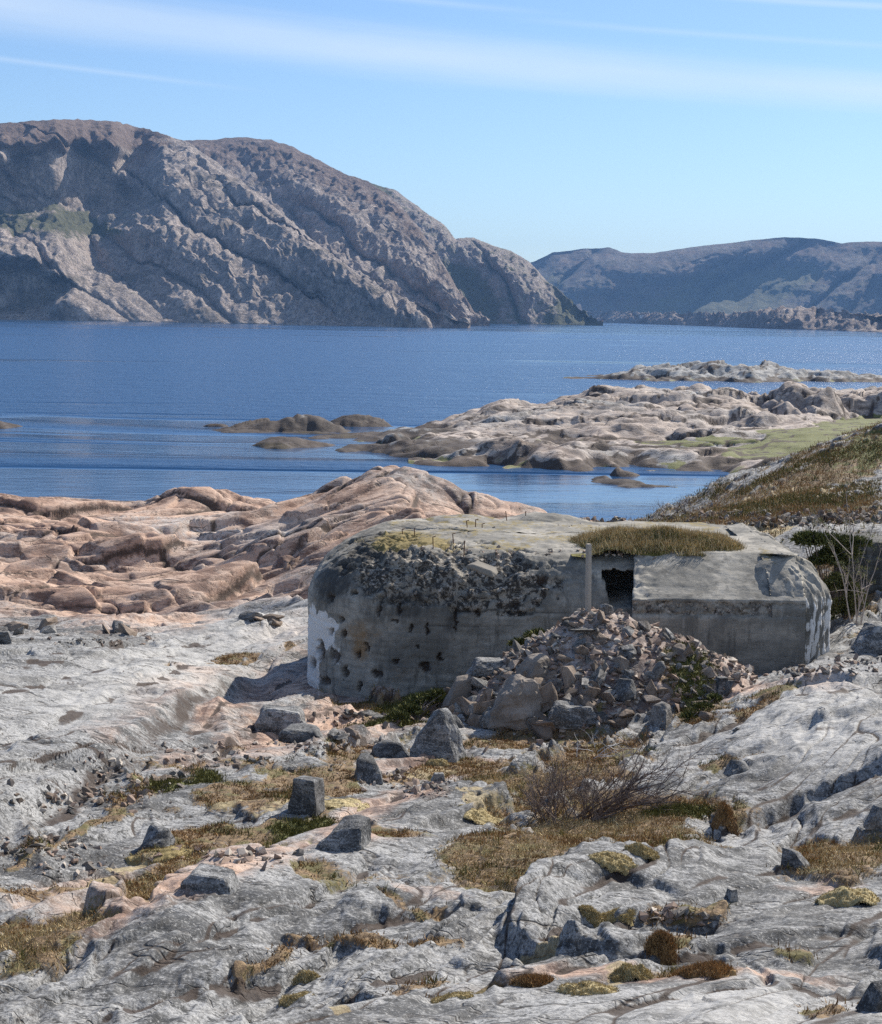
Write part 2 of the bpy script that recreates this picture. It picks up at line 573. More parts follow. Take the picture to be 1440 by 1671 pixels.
# ------------------------------------------------------------------ the near shore: height of the ground
GP = [  # (photo column, photo row, distance ahead)
    (0, 1671, 8.8), (360, 1671, 8.6), (720, 1671, 8.4), (1080, 1671, 8.2), (1440, 1671, 8.0),
    (0, 1600, 9.6), (150, 1510, 11.0), (300, 1445, 12.2), (500, 1390, 13.5), (640, 1348, 14.6), (760, 1352, 14.4),
    (300, 1560, 10.2), (600, 1500, 11.2), (900, 1500, 11.0), (1200, 1500, 10.8), (1440, 1500, 10.6),
    (800, 1440, 12.2), (900, 1420, 12.6), (1060, 1378, 13.4), (1180, 1376, 13.4), (1300, 1405, 12.8), (1440, 1410, 12.4),
    (800, 1390, 15.2), (950, 1360, 16.0), (1100, 1330, 16.5), (1200, 1360, 15.2), (1350, 1380, 14.6), (1440, 1382, 14.2),
    (850, 1290, 19.0), (950, 1230, 21.5), (1050, 1210, 22.3),
    (1150, 1280, 18.0), (1150, 1190, 21.5), (1200, 1130, 23.5), (1300, 1110, 23.5), (1300, 1200, 19.5), (1300, 1300, 16.6),
    (1440, 1140, 21.0), (1440, 1250, 17.0), (1440, 1340, 15.0), (1300, 1085, 25.8), (1440, 1078, 25.0),
    (560, 1350, 17.0), (500, 1320, 17.6), (380, 1380, 16.0), (250, 1440, 14.3), (100, 1510, 12.6), (0, 1560, 11.4),
    (300, 1330, 17.0), (150, 1400, 15.0), (0, 1450, 13.6), (0, 1350, 15.8), (400, 1250, 19.8), (600, 1250, 20.3),
    (720, 1240, 21.0), (550, 1180, 24.5), (450, 1180, 24.5), (700, 1180, 24.5), (500, 1150, 27.3), (620, 1155, 26.5),
    (0, 1270, 18.0), (180, 1200, 20.5), (0, 1200, 20.2), (100, 1130, 24.0), (300, 1130, 25.0), (0, 1060, 29.0),
    (200, 1060, 30.0), (400, 1050, 32.5), (480, 1000, 38.0), (300, 1015, 38.0), (100, 1030, 35.0), (0, 1045, 33.0),
    (400, 1003, 42.0), (200, 1000, 42.0), (0, 990, 41.0), (100, 930, 46.0), (250, 920, 48.0), (250, 880, 51.0),
    (400, 940, 46.0), (450, 880, 49.0), (550, 940, 44.0), (560, 870, 48.0), (0, 860, 52.0), (200, 840, 58.0),
    (130, 790, 66.0), (0, 812, 62.0), (215, 806, 66.0), (290, 784, 66.0), (420, 824, 64.0), (500, 802, 56.0),
    (560, 772, 55.0), (620, 755, 55.0), (690, 770, 54.0), (760, 828, 50.0), (800, 848, 46.0),
    (850, 852, 42.0), (900, 850, 58.0), (1000, 846, 60.0), (1100, 830, 60.0), (1200, 806, 60.0),
    (1100, 853, 42.0), (1250, 850, 38.0), (1400, 860, 36.0), (1400, 815, 44.0), (1250, 812, 48.0),
    (1300, 765, 58.0), (1360, 725, 62.0), (1440, 692, 64.0), (1440, 780, 54.0), (1400, 1050, 28.0),
]
WP = [(0, 0, 16.35), (-6, 1, 16.2), (6, 1, 16.4), (-4, 5, 15.2), (4, 5, 15.4), (0, 5, 15.2), (-10, 8, 14.4), (9, 8, 15.0),
      (-14, 14, 13.6), (-14, 22, 12.4), (-20, 30, 11.2), (-22, 42, 10.2), (-30, 55, 10.5), (-40, 70, 9),
      (12, 15, 14.0), (12, 22, 13.8), (16, 32, 14.2), (22, 45, 14.8), (26, 62, 15.5), (36, 75, 12),
      (-1, 31, 11.7), (2, 31, 11.8), (5, 31, 12.0), (0, 36, 12.0), (4, 36, 12.6), (7.6, 30, 12.5), (8.2, 34, 13.4), (-3.5, 31, 11.3),
      (2.5, 27.2, 11.9), (4.6, 26.6, 12.2)]
for X in (-42, -28, -15, -5, 5, 15, 25, 38):
    WP += [(X, 86, 4.0), (X, 108, -5.0)]
CP = np.array([at_depth(*g) for g in GP] + [np.array(w, float) for w in WP])


def tps_fit(P, lam=0.02):
    n = len(P)
    d2 = ((P[:, None, :2] - P[None, :, :2]) ** 2).sum(-1)
    K = 0.5 * d2 * np.log(d2 + 1e-9) + lam * np.eye(n) * 10
    A = np.zeros((n + 3, n + 3))
    A[:n, :n] = K
    A[:n, n] = 1
    A[:n, n + 1:] = P[:, :2]
    A[n:, :n] = A[:n, n:].T
    return np.linalg.solve(A, np.concatenate([P[:, 2], np.zeros(3)]))


_TW = tps_fit(CP)


def base_height(x, y):
    x = np.asarray(x, f32)
    y = np.asarray(y, f32)
    z = np.full(x.shape, _TW[-3], f32) + f32(_TW[-2]) * x + f32(_TW[-1]) * y
    for (cx, cy, _), w in zip(CP, _TW[:-3]):
        d2 = (x - f32(cx)) ** 2 + (y - f32(cy)) ** 2
        z += f32(0.5 * w) * d2 * np.log(d2 + f32(1e-9))
    return z


HEAP = (2.35, 25.35)


def heap_height(x, y):
    """Rubble mound in front of the bunker."""
    dx, dy = x - HEAP[0], y - HEAP[1]
    rx = np.where(dx < 0, 2.5, 2.55)
    ry = np.where(dy < 0, 2.35, 1.6)
    q = np.sqrt((dx / rx) ** 2 + (dy / ry) ** 2)
    return 1.45 * np.minimum(np.clip(1 - q, 0, 1) * 1.12, 0.93 + 0.1 * np.clip(1 - q, 0, 1)) ** 0.88


def ell(U, V, u, v, ru, rv, rot=0.0, soft=0.5):
    c, s = math.cos(R(rot)), math.sin(R(rot))
    du, dv = U - u, V - v
    a = (du * c + dv * s) / ru
    b = (-du * s + dv * c) / rv
    q = np.sqrt(a * a + b * b)
    return np.clip((1.0 + soft - q) / (2 * soft), 0, 1)


# vegetation and rock colour zones (photo column, row, half width, half height, tilt)
HEATH = [(1000, 1345, 215, 52, -8), (860, 1395, 150, 42, -12), (860, 1285, 110, 40, 0), (440, 1278, 150, 30, -8),
         (230, 1445, 70, 36, -25), (350, 1365, 100, 36, -15), (500, 1350, 75, 40, -25), (840, 1212, 110, 26, 0),
         (1130, 1165, 60, 32, -20), (1380, 1392, 120, 22, 3), (960, 1240, 90, 40, 0), (290, 1242, 50, 18, -8),
         (370, 1077, 52, 7, -8), (482, 1052, 26, 10, 0), (60, 1530, 120, 26, -18), (1150, 1583, 75, 12, 0), (750, 1622, 80, 10, -5),
         (1080, 1545, 34, 16, 0), (1355, 768, 115, 46, -18), (1280, 832, 210, 26, 0), (1420, 715, 60, 40, -30), (1300, 800, 150, 14, 0),
         (1150, 845, 110, 22, 0), (700, 1262, 90, 14, -8), (270, 1412, 80, 12, -8), (560, 1230, 60, 12, -10), (120, 1330, 130, 10, -30),
         (620, 1160, 110, 16, 0), (1240, 1160, 60, 10, -15), (1180, 1240, 40, 8, -10), (680, 1478, 90, 7, 6), (600, 1530, 110, 6, 6),
         (1100, 1480, 70, 8, -5), (1310, 1545, 40, 8, 10), (1360, 1650, 30, 8, 0), (430, 1560, 60, 7, -25), (700, 1600, 90, 8, -8),
         (80, 1440, 70, 10, -10), (1200, 1330, 50, 14, -10), (1390, 960, 60, 80, 0)]
YELLOW = [(785, 1330, 48, 14, -5), (250, 1400, 70, 10, -10), (140, 1428, 60, 9, -12), (1300, 812, 150, 7, 0), (1385, 838, 60, 10, 0),
          (360, 1302, 60, 6, -10), (690, 1262, 70, 9, -6), (1250, 860, 60, 6, 0), (480, 1300, 60, 6, -15), (1000, 1400, 60, 8, -15),
          (840, 1228, 40, 8, 0), (1020, 1600, 70, 12, -25), (850, 1545, 60, 6, 0), (210, 1390, 60, 6, 0), (560, 1655, 30, 10, 0)]
GREEN = [(300, 1245, 45, 14, -8), (680, 1150, 60, 28, -15), (1140, 1145, 40, 22, -30), (500, 1362, 60, 26, -30), (1420, 720, 60, 36, -30),
         (1110, 1325, 70, 14, -5), (880, 1020, 30, 14, 0), (650, 1180, 50, 12, 0)]
PINK = [(180, 880, 420, 150, 8), (620, 820, 240, 110, 0), (180, 980, 330, 60, 0), (620, 1330, 130, 40, -20), (350, 1420, 260, 50, -20),
        (680, 1455, 90, 14, 4), (560, 1180, 300, 40, -6), (120, 1460, 130, 50, -15), (400, 1120, 260, 60, -12), (1350, 1420, 60, 20, 0),
        (1280, 1130, 160, 20, 0), (1000, 850, 80, 14, 0), (1100, 1590, 300, 14, -3), (650, 1260, 150, 24, 0)]
PALE = [(380, 1040, 220, 30, -10), (250, 1100, 260, 50, -18), (1330, 1180, 150, 70, -15), (1250, 1640, 260, 40, -4), (300, 850, 160, 26, 6)]


def zones(U, V, fn):
    z = 0
    for e in fn:
        z = np.maximum(z, ell(U, V, *e))
    return z


def relief(X, Y, U, V, z0):
    """Rock relief added to the smooth ground: banded, jointed gneiss slabs, blocky pink granite by the shore."""
    th = R(62)
    wx = fbm(X * 0.35, Y * 0.35, 3, 3) * 0.9
    s = (X + wx) * math.cos(th) + (Y + wx) * math.sin(th)
    t = -(X + wx) * math.sin(th) + (Y + wx) * math.cos(th)
    pinkz = sstep(38, 43, Y + 3 * perlin(X * 0.2, Y * 0.2, 9)) * sstep(9, 4, X)
    slab = ell(U, V, 200, 1130, 330, 110, -18) + 0.7 * ell(U, V, 1320, 1200, 170, 90, -15) + ell(U, V, 1250, 1650, 320, 50, 0) + 0.6 * ell(U, V, 420, 1480, 330, 70, -25)
    slab = np.clip(slab, 0, 1)
    rough = np.clip(0.55 + 0.75 * fbm(X * 0.25, Y * 0.25, 2, 21) + 0.2, 0.15, 1.2) * (1 - 0.6 * slab)
    h = 0.10 * fbm(s / 5.0, t / 1.7, 2, 31)
    r1 = ridged(s / 2.6, t / 0.75, 3, 41)
    h += 0.034 * r1 * (0.55 + 0.45 * rough)
    h += 0.016 * ridged(s / 0.9, t / 0.22, 2, 51) * rough
    h += (0.007 * fbm(X / 0.13, Y / 0.2, 3, 61) - 0.016 * np.abs(fbm(s / 0.5, t / 0.22, 3, 66))) * (0.4 + rough)
    wv = 0.12 * fbm(X * 2.1, Y * 2.1, 3, 171)
    amp1 = 0.25 + 0.75 * sstep(-0.3, 0.4, fbm(X * 0.4, Y * 0.3, 2, 161))
    h += 0.15 * fbm(s / 9.0, t / 2.6, 2, 163)
    h += 0.135 * amp1 * saw(t / 1.25 + 0.45 * fbm(s / 6.5, t / 2.5, 3, 164, 0.45), 0.055) * (1 - 0.7 * slab)
    amp2 = sstep(-0.1, 0.45, fbm(X * 0.8, Y * 0.6, 2, 173))
    h += 0.046 * amp2 * saw(t / 0.34 + 0.6 * fbm(s / 2.2, t / 0.9, 3, 175, 0.45), 0.10) * (0.4 + 0.6 * rough)
    l1 = lines(s / 9.0, t / 1.1, 0.024, 180)
    l2 = lines(s / 4.0 + 4, t / 0.42, 0.05, 190)
    l3 = lines(t / 3.0 + 9, s / 2.3, 0.018, 196)
    h -= 0.05 * l1 + 0.022 * l2 * (0.4 + 0.6 * rough) + 0.03 * l3
    # joints and ledges
    fa, ea = facets(s / 3.2 + 0.25 * wx, t / 1.0, 5, 0.19, 0.38, 0.07)
    fb, eb = facets(s / 0.95, t / 0.36 + 0.2 * perlin(X * 2, Y * 2, 2), 6, 0.065, 0.13, 0.12)
    h += (fa + fb) * rough
    g1 = np.exp(-ea / 0.05) * sstep(-0.1, 0.3, perlin(X * 0.9, Y * 0.9, 8))
    g2 = np.exp(-eb / 0.09) * sstep(0.4, 0.9, rough) * sstep(-0.1, 0.3, perlin(X * 2.1, Y * 1.9, 9))
    h -= (0.03 * g1 + 0.015 * g2) * rough
    # blocky shore granite
    th2 = R(20)
    wp = fbm(X * 0.12, Y * 0.12, 2, 71) * 2.0
    sp_, tp = (X + wp) * math.cos(th2) + (Y + wp) * math.sin(th2), -(X + wp) * math.sin(th2) + (Y + wp) * math.cos(th2)
    hp = 0.28 * ridged(sp_ / 11, tp / 4.2, 2, 81) + 0.06 * ridged(sp_ / 4.2, tp / 1.8, 2, 91) + 0.022 * ridged(sp_ / 1.6, tp / 0.9, 2, 95)
    hp += 0.34 * saw(-tp / 5.2 + 0.8 * fbm(sp_ / 18, tp / 8, 3, 181, 0.42), 0.13) * (0.3 + 0.7 * sstep(-0.4, 0.3, fbm(X * 0.1, Y * 0.1, 2, 187)))
    hp += 0.12 * saw(-tp / 1.6 + 0.8 * fbm(sp_ / 7, tp / 3.4, 3, 183, 0.42), 0.16) * sstep(-0.4, 0.3, fbm(X * 0.3, Y * 0.2, 2, 189))
    q1 = lines(sp_ / 13.0, tp / 2.8, 0.06, 200)
    q2 = lines(sp_ / 5.0 + 3, tp / 1.2, 0.09, 206)
    q3 = lines(tp / 3.0 + 5, sp_ / 3.0, 0.04, 212)
    hp -= 0.28 * q1 + 0.13 * q2 + 0.18 * q3
    low = sstep(66, 44, Y)
    fa, ea = facets(sp_ / 5.2, tp / 2.6, 7, 0.62, 1.15, 0.06)
    low = low * (1 - 0.75 * ell(U, V, 640, 795, 190, 60, 5, 0.8))
    fb, eb = facets(sp_ / 1.5, tp / 1.0, 8, 0.26, 0.48, 0.10)
    hp += fa * (0.35 + 0.65 * low) + fb * (0.35 + 0.65 * low)
    gp = np.exp(-ea / 0.05)
    gq = np.exp(-eb / 0.08)
    hp -= 0.12 * gp + 0.04 * gq
    h = h * (1 - pinkz) + (hp - 0.15) * pinkz
    crev = np.maximum.reduce([0.5 * g1 * rough, 0.5 * g2, 0.95 * l1, 0.8 * l2, 0.8 * l3]) * (1 - pinkz) + pinkz * np.maximum.reduce([0.75 * gp, 0.5 * gq, 0.85 * q1, 0.6 * q2, 0.7 * q3])
    return h, crev, pinkz, slab


def crease(U, V, pts, amp, width):
    """A rounded rock step following a line across the photo-plan: ground drops by amp on its lower side."""
    out = 0
    for (u0, v0), (u1, v1) in zip(pts[:-1], pts[1:]):
        L = math.hypot(u1 - u0, v1 - v0)
        tx, ty = (u1 - u0) / L, (v1 - v0) / L
        a = (U - u0) * tx + (V - v0) * ty
        d = -(U - u0) * ty + (V - v0) * tx
        w = sstep(-25, 25, a) * sstep(L + 25, L - 25, a)
        out = np.maximum(out, w * np.exp(-np.maximum(d, 0) / (width * 6.0)) * sstep(-width * 0.5, width, d))
    return -amp * out


LEDGES = [  # (line across the photo from left to right, drop in metres, softness)
    ([(-40, 1612), (60, 1570), (150, 1520), (260, 1470), (390, 1436)], 0.14, 5),
    ([(200, 1600), (300, 1545), (400, 1500), (520, 1450), (610, 1400)], 0.11, 4),
    ([(40, 1680), (190, 1625), (330, 1590), (470, 1560)], 0.10, 4),
    ([(470, 1530), (560, 1500), (700, 1478), (800, 1486)], 0.08, 3.5),
    ([(480, 1625), (600, 1580), (720, 1560), (860, 1552)], 0.08, 3.5),
    ([(690, 1640), (800, 1612), (900, 1596), (1010, 1560), (1090, 1535)], 0.11, 4),
    ([(860, 1530), (960, 1497), (1070, 1480), (1180, 1484)], 0.12, 4.5),
    ([(1080, 1560), (1180, 1530), (1300, 1508), (1460, 1488)], 0.10, 4),
    ([(900, 1462), (1000, 1440), (1110, 1446)], 0.10, 4),
    ([(640, 1440), (760, 1424), (850, 1440)], 0.07, 3.5),
    ([(980, 1660), (1130, 1618), (1280, 1596), (1460, 1600)], 0.06, 3.5),
    ([(1150, 1348), (1230, 1322), (1320, 1292), (1480, 1236)], 0.30, 6),
    ([(1110, 1290), (1190, 1240), (1290, 1205), (1460, 1160)], 0.14, 4.5),
    ([(1120, 1222), (1220, 1170), (1330, 1140), (1460, 1118)], 0.14, 4),
    ([(1270, 1372), (1350, 1340), (1460, 1300)], 0.14, 4.5),
    ([(-40, 1228), (80, 1175), (200, 1122), (330, 1080)], 0.12, 3.5),
    ([(-40, 1150), (90, 1108), (230, 1068), (370, 1040)], 0.11, 3),
    ([(-40, 1090), (120, 1062), (260, 1036)], 0.10, 2.5),
    ([(230, 1262), (330, 1205), (430, 1168), (500, 1156)], 0.13, 3.5),
    ([(300, 1180), (390, 1138), (480, 1104)], 0.10, 3),
    ([(60, 1420), (190, 1392), (330, 1372)], 0.12, 4),
    ([(120, 1478), (250, 1440), (330, 1425)], 0.12, 4),
    ([(560, 1330), (660, 1290), (760, 1268)], 0.10, 3.5),
    ([(440, 1240), (560, 1212), (660, 1206)], 0.09, 3)]


def ground_fields(X, Y):
    z0 = base_height(X, Y)
    U, V = project(X, Y, z0)
    wq = fbm(X * 0.9, Y * 0.6, 4, 151, 0.6)
    wq2 = fbm(X * 0.9 + 40, Y * 0.6 + 9, 4, 155, 0.6)
    U0, V0 = U, V
    U, V = U + 46 * wq, V + 15 * wq2
    h, crev, pinkz, slab = relief(X, Y, U, V, z0)
    nb = fbm(X * 1.3, Y * 1.0, 4, 101, 0.6) * 0.42 + fbm(X * 5, Y * 4, 2, 104) * 0.14 - 0.08
    veg = zones(U, V, HEATH) + nb
    veg = np.clip(veg, 0, 1) * (zones(U, V, HEATH) > 0.02)
    near = sstep(34, 30, Y)
    # broken ground between the slabs: extra soil in hollows
    lowspot = sstep(0.12, 0.5, fbm(X * 0.8, Y * 0.55, 3, 111)) * ell(U, V, 420, 1330, 420, 170, -10) * near
    veg = np.maximum(veg, 0.75 * lowspot)
    cover = sstep(0.35, 0.7, veg)
    h = h * (1 - 0.75 * cover) + cover * (0.02 + 0.035 * fbm(X * 3, Y * 3, 3, 121)) - 0.03 * cover
    ledge = 0 * X
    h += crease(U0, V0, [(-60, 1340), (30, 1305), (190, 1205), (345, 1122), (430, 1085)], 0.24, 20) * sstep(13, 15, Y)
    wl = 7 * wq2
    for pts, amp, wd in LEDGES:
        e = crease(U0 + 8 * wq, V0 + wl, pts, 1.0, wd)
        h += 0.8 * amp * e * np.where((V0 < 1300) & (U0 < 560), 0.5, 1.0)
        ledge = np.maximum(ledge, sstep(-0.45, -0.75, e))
    h += 0.22 * ell(U, V, 1300, 1170, 130, 70, -15, 0.9) * sstep(15, 17, Y) * sstep(25, 22, Y)
    h += 0.15 * ell(U, V, 300, 1540, 110, 60, -25, 0.9) * sstep(13, 11.5, Y)
    U, V = U, V
    hp = heap_height(X, Y)
    onheap = sstep(0.05, 0.2, hp)
    h = h * (1 - 0.8 * onheap) + hp + onheap * 0.05 * fbm(X * 4, Y * 4, 3, 131)
    dip = ell(U0, V0, 960, 832, 210, 30, -3, 0.6) * sstep(38, 44, Y)
    h = h * (1 - 0.6 * dip) - 0.75 * dip
    h -= 0.85 * ell(U0, V0, 170, 805, 330, 50, 0, 0.7) * sstep(44, 52, Y) + 0.5 * ell(U0, V0, 770, 800, 70, 50, 0, 0.7) * sstep(40, 44, Y)
    # level the floor under the bunker
    inb = sstep(-2.9, -1.9, X) * sstep(7.3, 6.4, X) * sstep(26.6, 27.6, Y) * sstep(34.5, 33, Y)
    h = h * (1 - inb)
    z = z0 + h
    pink = np.clip(zones(U, V, PINK) * 0.62 + 0.25 * fbm(X * 0.4, Y * 0.4, 3, 141), 0, 1)
    pink = np.maximum(pink, pinkz * np.clip(0.80 + 0.55 * fbm(X * 0.13, Y * 0.16, 4, 145, 0.6), 0.1, 1))
    grav = ell(U, V, 1260, 848, 190, 18)
    pink = pink * (1 - grav * 0.8)
    pink = np.where(onheap > 0.3, 0.55, pink)
    yel = np.clip(zones(U, V, YELLOW) + nb * 0.8, 0, 1) * (zones(U, V, YELLOW) > 0.02)
    grn = np.clip(zones(U, V, GREEN) + nb, 0, 1) * (zones(U, V, GREEN) > 0.02)
    pale = np.clip(zones(U, V, PALE) + 0.3 * nb, 0, 1) * 0.7
    band = 0.6 * np.maximum(ell(U0 + 10 * wq, V0 + 5 * wq, 130, 1265, 160, 17, -32, 0.7), ell(U0 + 10 * wq, V0 + 5 * wq, 300, 1155, 120, 12, -30, 0.7))  # darkens a strip along the step edge of the left slab
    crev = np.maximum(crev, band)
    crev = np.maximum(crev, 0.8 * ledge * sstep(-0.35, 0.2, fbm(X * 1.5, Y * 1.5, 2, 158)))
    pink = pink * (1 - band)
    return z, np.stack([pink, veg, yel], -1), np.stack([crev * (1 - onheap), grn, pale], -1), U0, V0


ca = np.concatenate([np.linspace(-0.75, -0.30, 90, endpoint=False), np.linspace(-0.30, 0.30, 860, endpoint=False), np.linspace(0.30, 0.75, 90)])
ry_ = np.concatenate([np.linspace(0.6, 6.5, 90, endpoint=False), np.exp(np.arange(math.log(6.5), math.log(38), 0.00225)), np.exp(np.arange(math.log(38), math.log(72), 0.0011)), np.exp(np.arange(math.log(72), math.log(112), 0.004))])
YY, AA = np.meshgrid(ry_, ca, indexing='ij')
XX = AA * (YY + 1.5)
GZ, Z1, Z2, GU, GV = ground_fields(XX, YY)
VEG, GRN, YEL = Z1[..., 1], Z2[..., 1], Z1[..., 2]
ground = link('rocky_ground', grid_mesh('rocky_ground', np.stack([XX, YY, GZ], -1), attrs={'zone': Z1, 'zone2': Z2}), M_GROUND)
tag(ground, 'pale grey and pink bare rock shore falling towards the water', 'rock', kind='structure')


def ground_z(x, y):
    """Height of the built ground by bilinear look-up in its own grid."""
    x = np.atleast_1d(np.asarray(x, float))
    y = np.atleast_1d(np.asarray(y, float))
    r = np.interp(y, ry_, np.arange(len(ry_)))
    c = np.interp(x / (y + 1.5), ca, np.arange(len(ca)))
    r0 = np.clip(np.floor(r).astype(int), 0, len(ry_) - 2)
    c0 = np.clip(np.floor(c).astype(int), 0, len(ca) - 2)
    fr, fc = r - r0, c - c0
    return (GZ[r0, c0] * (1 - fr) * (1 - fc) + GZ[r0 + 1, c0] * fr * (1 - fc) + GZ[r0, c0 + 1] * (1 - fr) * fc + GZ[r0 + 1, c0 + 1] * fr * fc)


_STEPS = np.exp(np.linspace(math.log(6.6), math.log(100), 1500))


def spot(px, py):
    """Where the line of sight through a photo point meets the ground."""
    d = ray(px, py)
    P = CAM[None] + d[None] * (_STEPS / d[1])[:, None]
    g = ground_z(P[:, 0], P[:, 1])
    hit = np.nonzero(P[:, 2] < g)[0]
    k = hit[0] if len(hit) else len(P) - 1
    return Vector((P[k, 0], P[k, 1], float(g[k])))


# ------------------------------------------------------------------ sea
def sea_material():
    m, t, bs = new_mat('sea_water')
    g = t.add('ShaderNodeTexCoord').outputs['Object']
    big = t.mapping(g, scale=(0.25, 1.0, 1.0))
    n1 = t.noise(t.mapping(g, rot=(0, 0, 0.2), scale=(0.55, 1, 1)), 0.55, 5, 0.62, 0.3)
    n2 = t.noise(t.mapping(g, rot=(0, 0, -0.15), scale=(0.6, 1, 1)), 0.11, 3, 0.6)
    calm = t.noise(big, 0.012, 4, 0.6, 0.6)
    sp = t.add('ShaderNodeSeparateXYZ')
    t.l.new(g, sp.inputs[0])
    # sheltered water among the skerries and along the far shore lies calmer
    lee = t.ramp(sp.outputs[1], 330.0, 225.0, 0.0, 0.17)
    dist = t.ramp(t.math('SUBTRACT', sp.outputs[1], t.math('MULTIPLY', sp.outputs[0], -0.3)), 1150.0, 2300.0, 0.0, 0.2)
    cf = t.ramp(t.math('ADD', t.math('ADD', calm, lee), dist), 0.56, 0.68)
    amp = t.math('MULTIPLY_ADD', cf, -0.94, 1.0)
    n3 = t.noise(t.mapping(g, rot=(0, 0, 0.1), scale=(0.4, 1, 1)), 0.035, 5, 0.7)
    h = t.math('ADD', t.math('MULTIPLY', n1, 0.5), t.math('MULTIPLY', n2, 0.9))
    h = t.math('ADD', h, t.math('MULTIPLY', n3, 1.0))
    h = t.math('MULTIPLY', h, amp)
    t.put(bs.inputs['Base Color'], (0.018, 0.062, 0.15))
    t.put(bs.inputs['Roughness'], t.math('MULTIPLY_ADD', cf, -0.14, 0.26))
    bs.inputs['IOR'].default_value = 1.33
    bs.inputs['Specular IOR Level'].default_value = 0.5
    t.put(bs.inputs['Normal'], t.bump(h, 1.0, 1.5))
    return m


xs = np.concatenate([np.linspace(-9000, -600, 15), np.linspace(-500, 500, 30), np.linspace(600, 9000, 15)])
ys = np.concatenate([np.linspace(-400, 600, 30), np.linspace(700, 9400, 30)])
sx, sy = np.meshgrid(xs, ys)
sea = link('sea', grid_mesh('sea', np.stack([sx, sy, np.zeros_like(sx)], -1)), sea_material())
tag(sea, 'deep blue fjord water with fine ripples', 'water', kind='structure')


# ------------------------------------------------------------------ headland and skerries
def island(name, label, humps, box, meadow=(), pink=0.5, step=0.0017, cols=0.0007, seed=0, rough=1.0, tone=0.0, hs=1.0, zmin=0.12, warp=1.0):
    """Low rocky island: humps are (photo column, distance, half width m, half depth m, height m, turn)."""
    a0, a1, y0, y1 = box
    aa = np.arange(a0, a1, cols)
    yy = np.exp(np.arange(math.log(y0), math.log(y1), step))
    Yg, Ag = np.meshgrid(yy, aa, indexing='ij')
    Xg = Ag * Yg
    wf = 0.05 / (0.4 + 0.6 * warp)
    wx = fbm(Xg * wf, Yg * wf, 4, 200 + seed, 0.6) * 7 * warp
    wy = fbm(Xg * wf + 9, Yg * wf, 4, 210 + seed, 0.6) * 9 * warp
    z = np.full(Xg.shape, -3.0)
    for (px, Yc, rx, ry, hh, rot) in humps:
        Xc = (px - 720) / FPX * Yc
        c, s = math.cos(R(rot)), math.sin(R(rot))
        dx, dy = Xg + wx - Xc, Yg + wy - Yc
        q = np.sqrt(((dx * c + dy * s) / rx) ** 2 + ((-dx * s + dy * c) / ry) ** 2)
        bump = (hh * hs + 1.2) * np.where(q < 1.6, np.cos(np.clip(q, 0, 1.6) / 1.6 * math.pi / 2) ** 1.5, 0) - 1.2
        z = np.maximum(z, bump) + 0.12 * np.maximum(np.minimum(z, bump), 0)
    th = R(24)
    s_, t_ = Xg * math.cos(th) + Yg * math.sin(th), -Xg * math.sin(th) + Yg * math.cos(th)
    up = sstep(-1, 1.5, z)
    rel = 0.45 * ridged(s_ / 30, t_ / 14, 2, 220 + seed) + 0.14 * ridged(s_ / 9, t_ / 5, 2, 230 + seed)
    rel += 0.8 * saw(-t_ / 14 + 0.7 * fbm(s_ / 40, t_ / 22, 3, 290 + seed, 0.42), 0.12) + 0.26 * saw(-t_ / 5 + 0.7 * fbm(s_ / 16, t_ / 9, 3, 295 + seed, 0.42), 0.16)
    k1 = lines(s_ / 36, t_ / 9, 0.045, 300 + seed)
    k2 = lines(s_ / 8, t_ / 3.2, 0.08, 306 + seed)
    k3 = lines(t_ / 9, s_ / 9, 0.05, 312 + seed)
    rel -= 0.5 * k1 + 0.25 * k2 + 0.35 * k3
    fa, ea = facets((s_ + wx * 0.3) / 13, t_ / 5, 12 + seed, 1.3, 2.2, 0.06)
    fb, eb = facets(s_ / 4.5, t_ / 2.2, 13 + seed, 0.5, 0.9, 0.10)
    rel += fa + fb - 0.45
    g1, g2 = np.exp(-ea / 0.06), np.exp(-eb / 0.09)
    U, V = project(Xg, Yg, np.maximum(z, 0))
    mead = 0 * Xg
    for e in meadow:
        mead = np.maximum(mead, ell(U, V, *e))
    mead = sstep(0.35, 0.6, mead + 0.25 * fbm(Xg * 0.1, Yg * 0.1, 3, 240 + seed))
    z = z + rel * up * rough * np.clip(zmin + z / 4.0, zmin, 1) * (1 - 0.9 * mead)
    U, V = project(Xg, Yg, z)
    weed = sstep(1.25, 0.55, z + 0.45 * fbm(Xg * 0.3, Yg * 0.3, 3, 250))
    dark = weed * sstep(-0.55, 0.05, fbm(Xg * 0.16, Yg * 0.16, 3, 260 + seed))
    pk = np.clip(pink + 0.55 * fbm(Xg * 0.06, Yg * 0.06, 3, 270 + seed), 0, 1)
    veg = weed * (1 - dark) * 0.35
    grn = np.maximum(mead, weed * (1 - dark) * 0.62)
    crev = np.clip(0.55 * g1 + 0.35 * g2 + 0.8 * k1 + 0.6 * k2 + 0.6 * k3 + dark + tone * (0.8 + 0.6 * fbm(Xg * 0.2, Yg * 0.2, 3, 263)), 0, 1)
    pale = np.clip(0.55 + 0.5 * fbm(Xg * 0.05, Yg * 0.05, 2, 280 + seed), 0, 1) * (1 - weed)
    me = grid_mesh(name, np.stack([Xg, Yg, z], -1), keep=z > -0.6,
                   attrs={'zone': np.stack([pk, veg, 0 * veg], -1), 'zone2': np.stack([crev, grn, pale * 0.4], -1)})
    o = link(name, me, M_ISLE)
    return tag(o, label, 'islet', kind='structure')


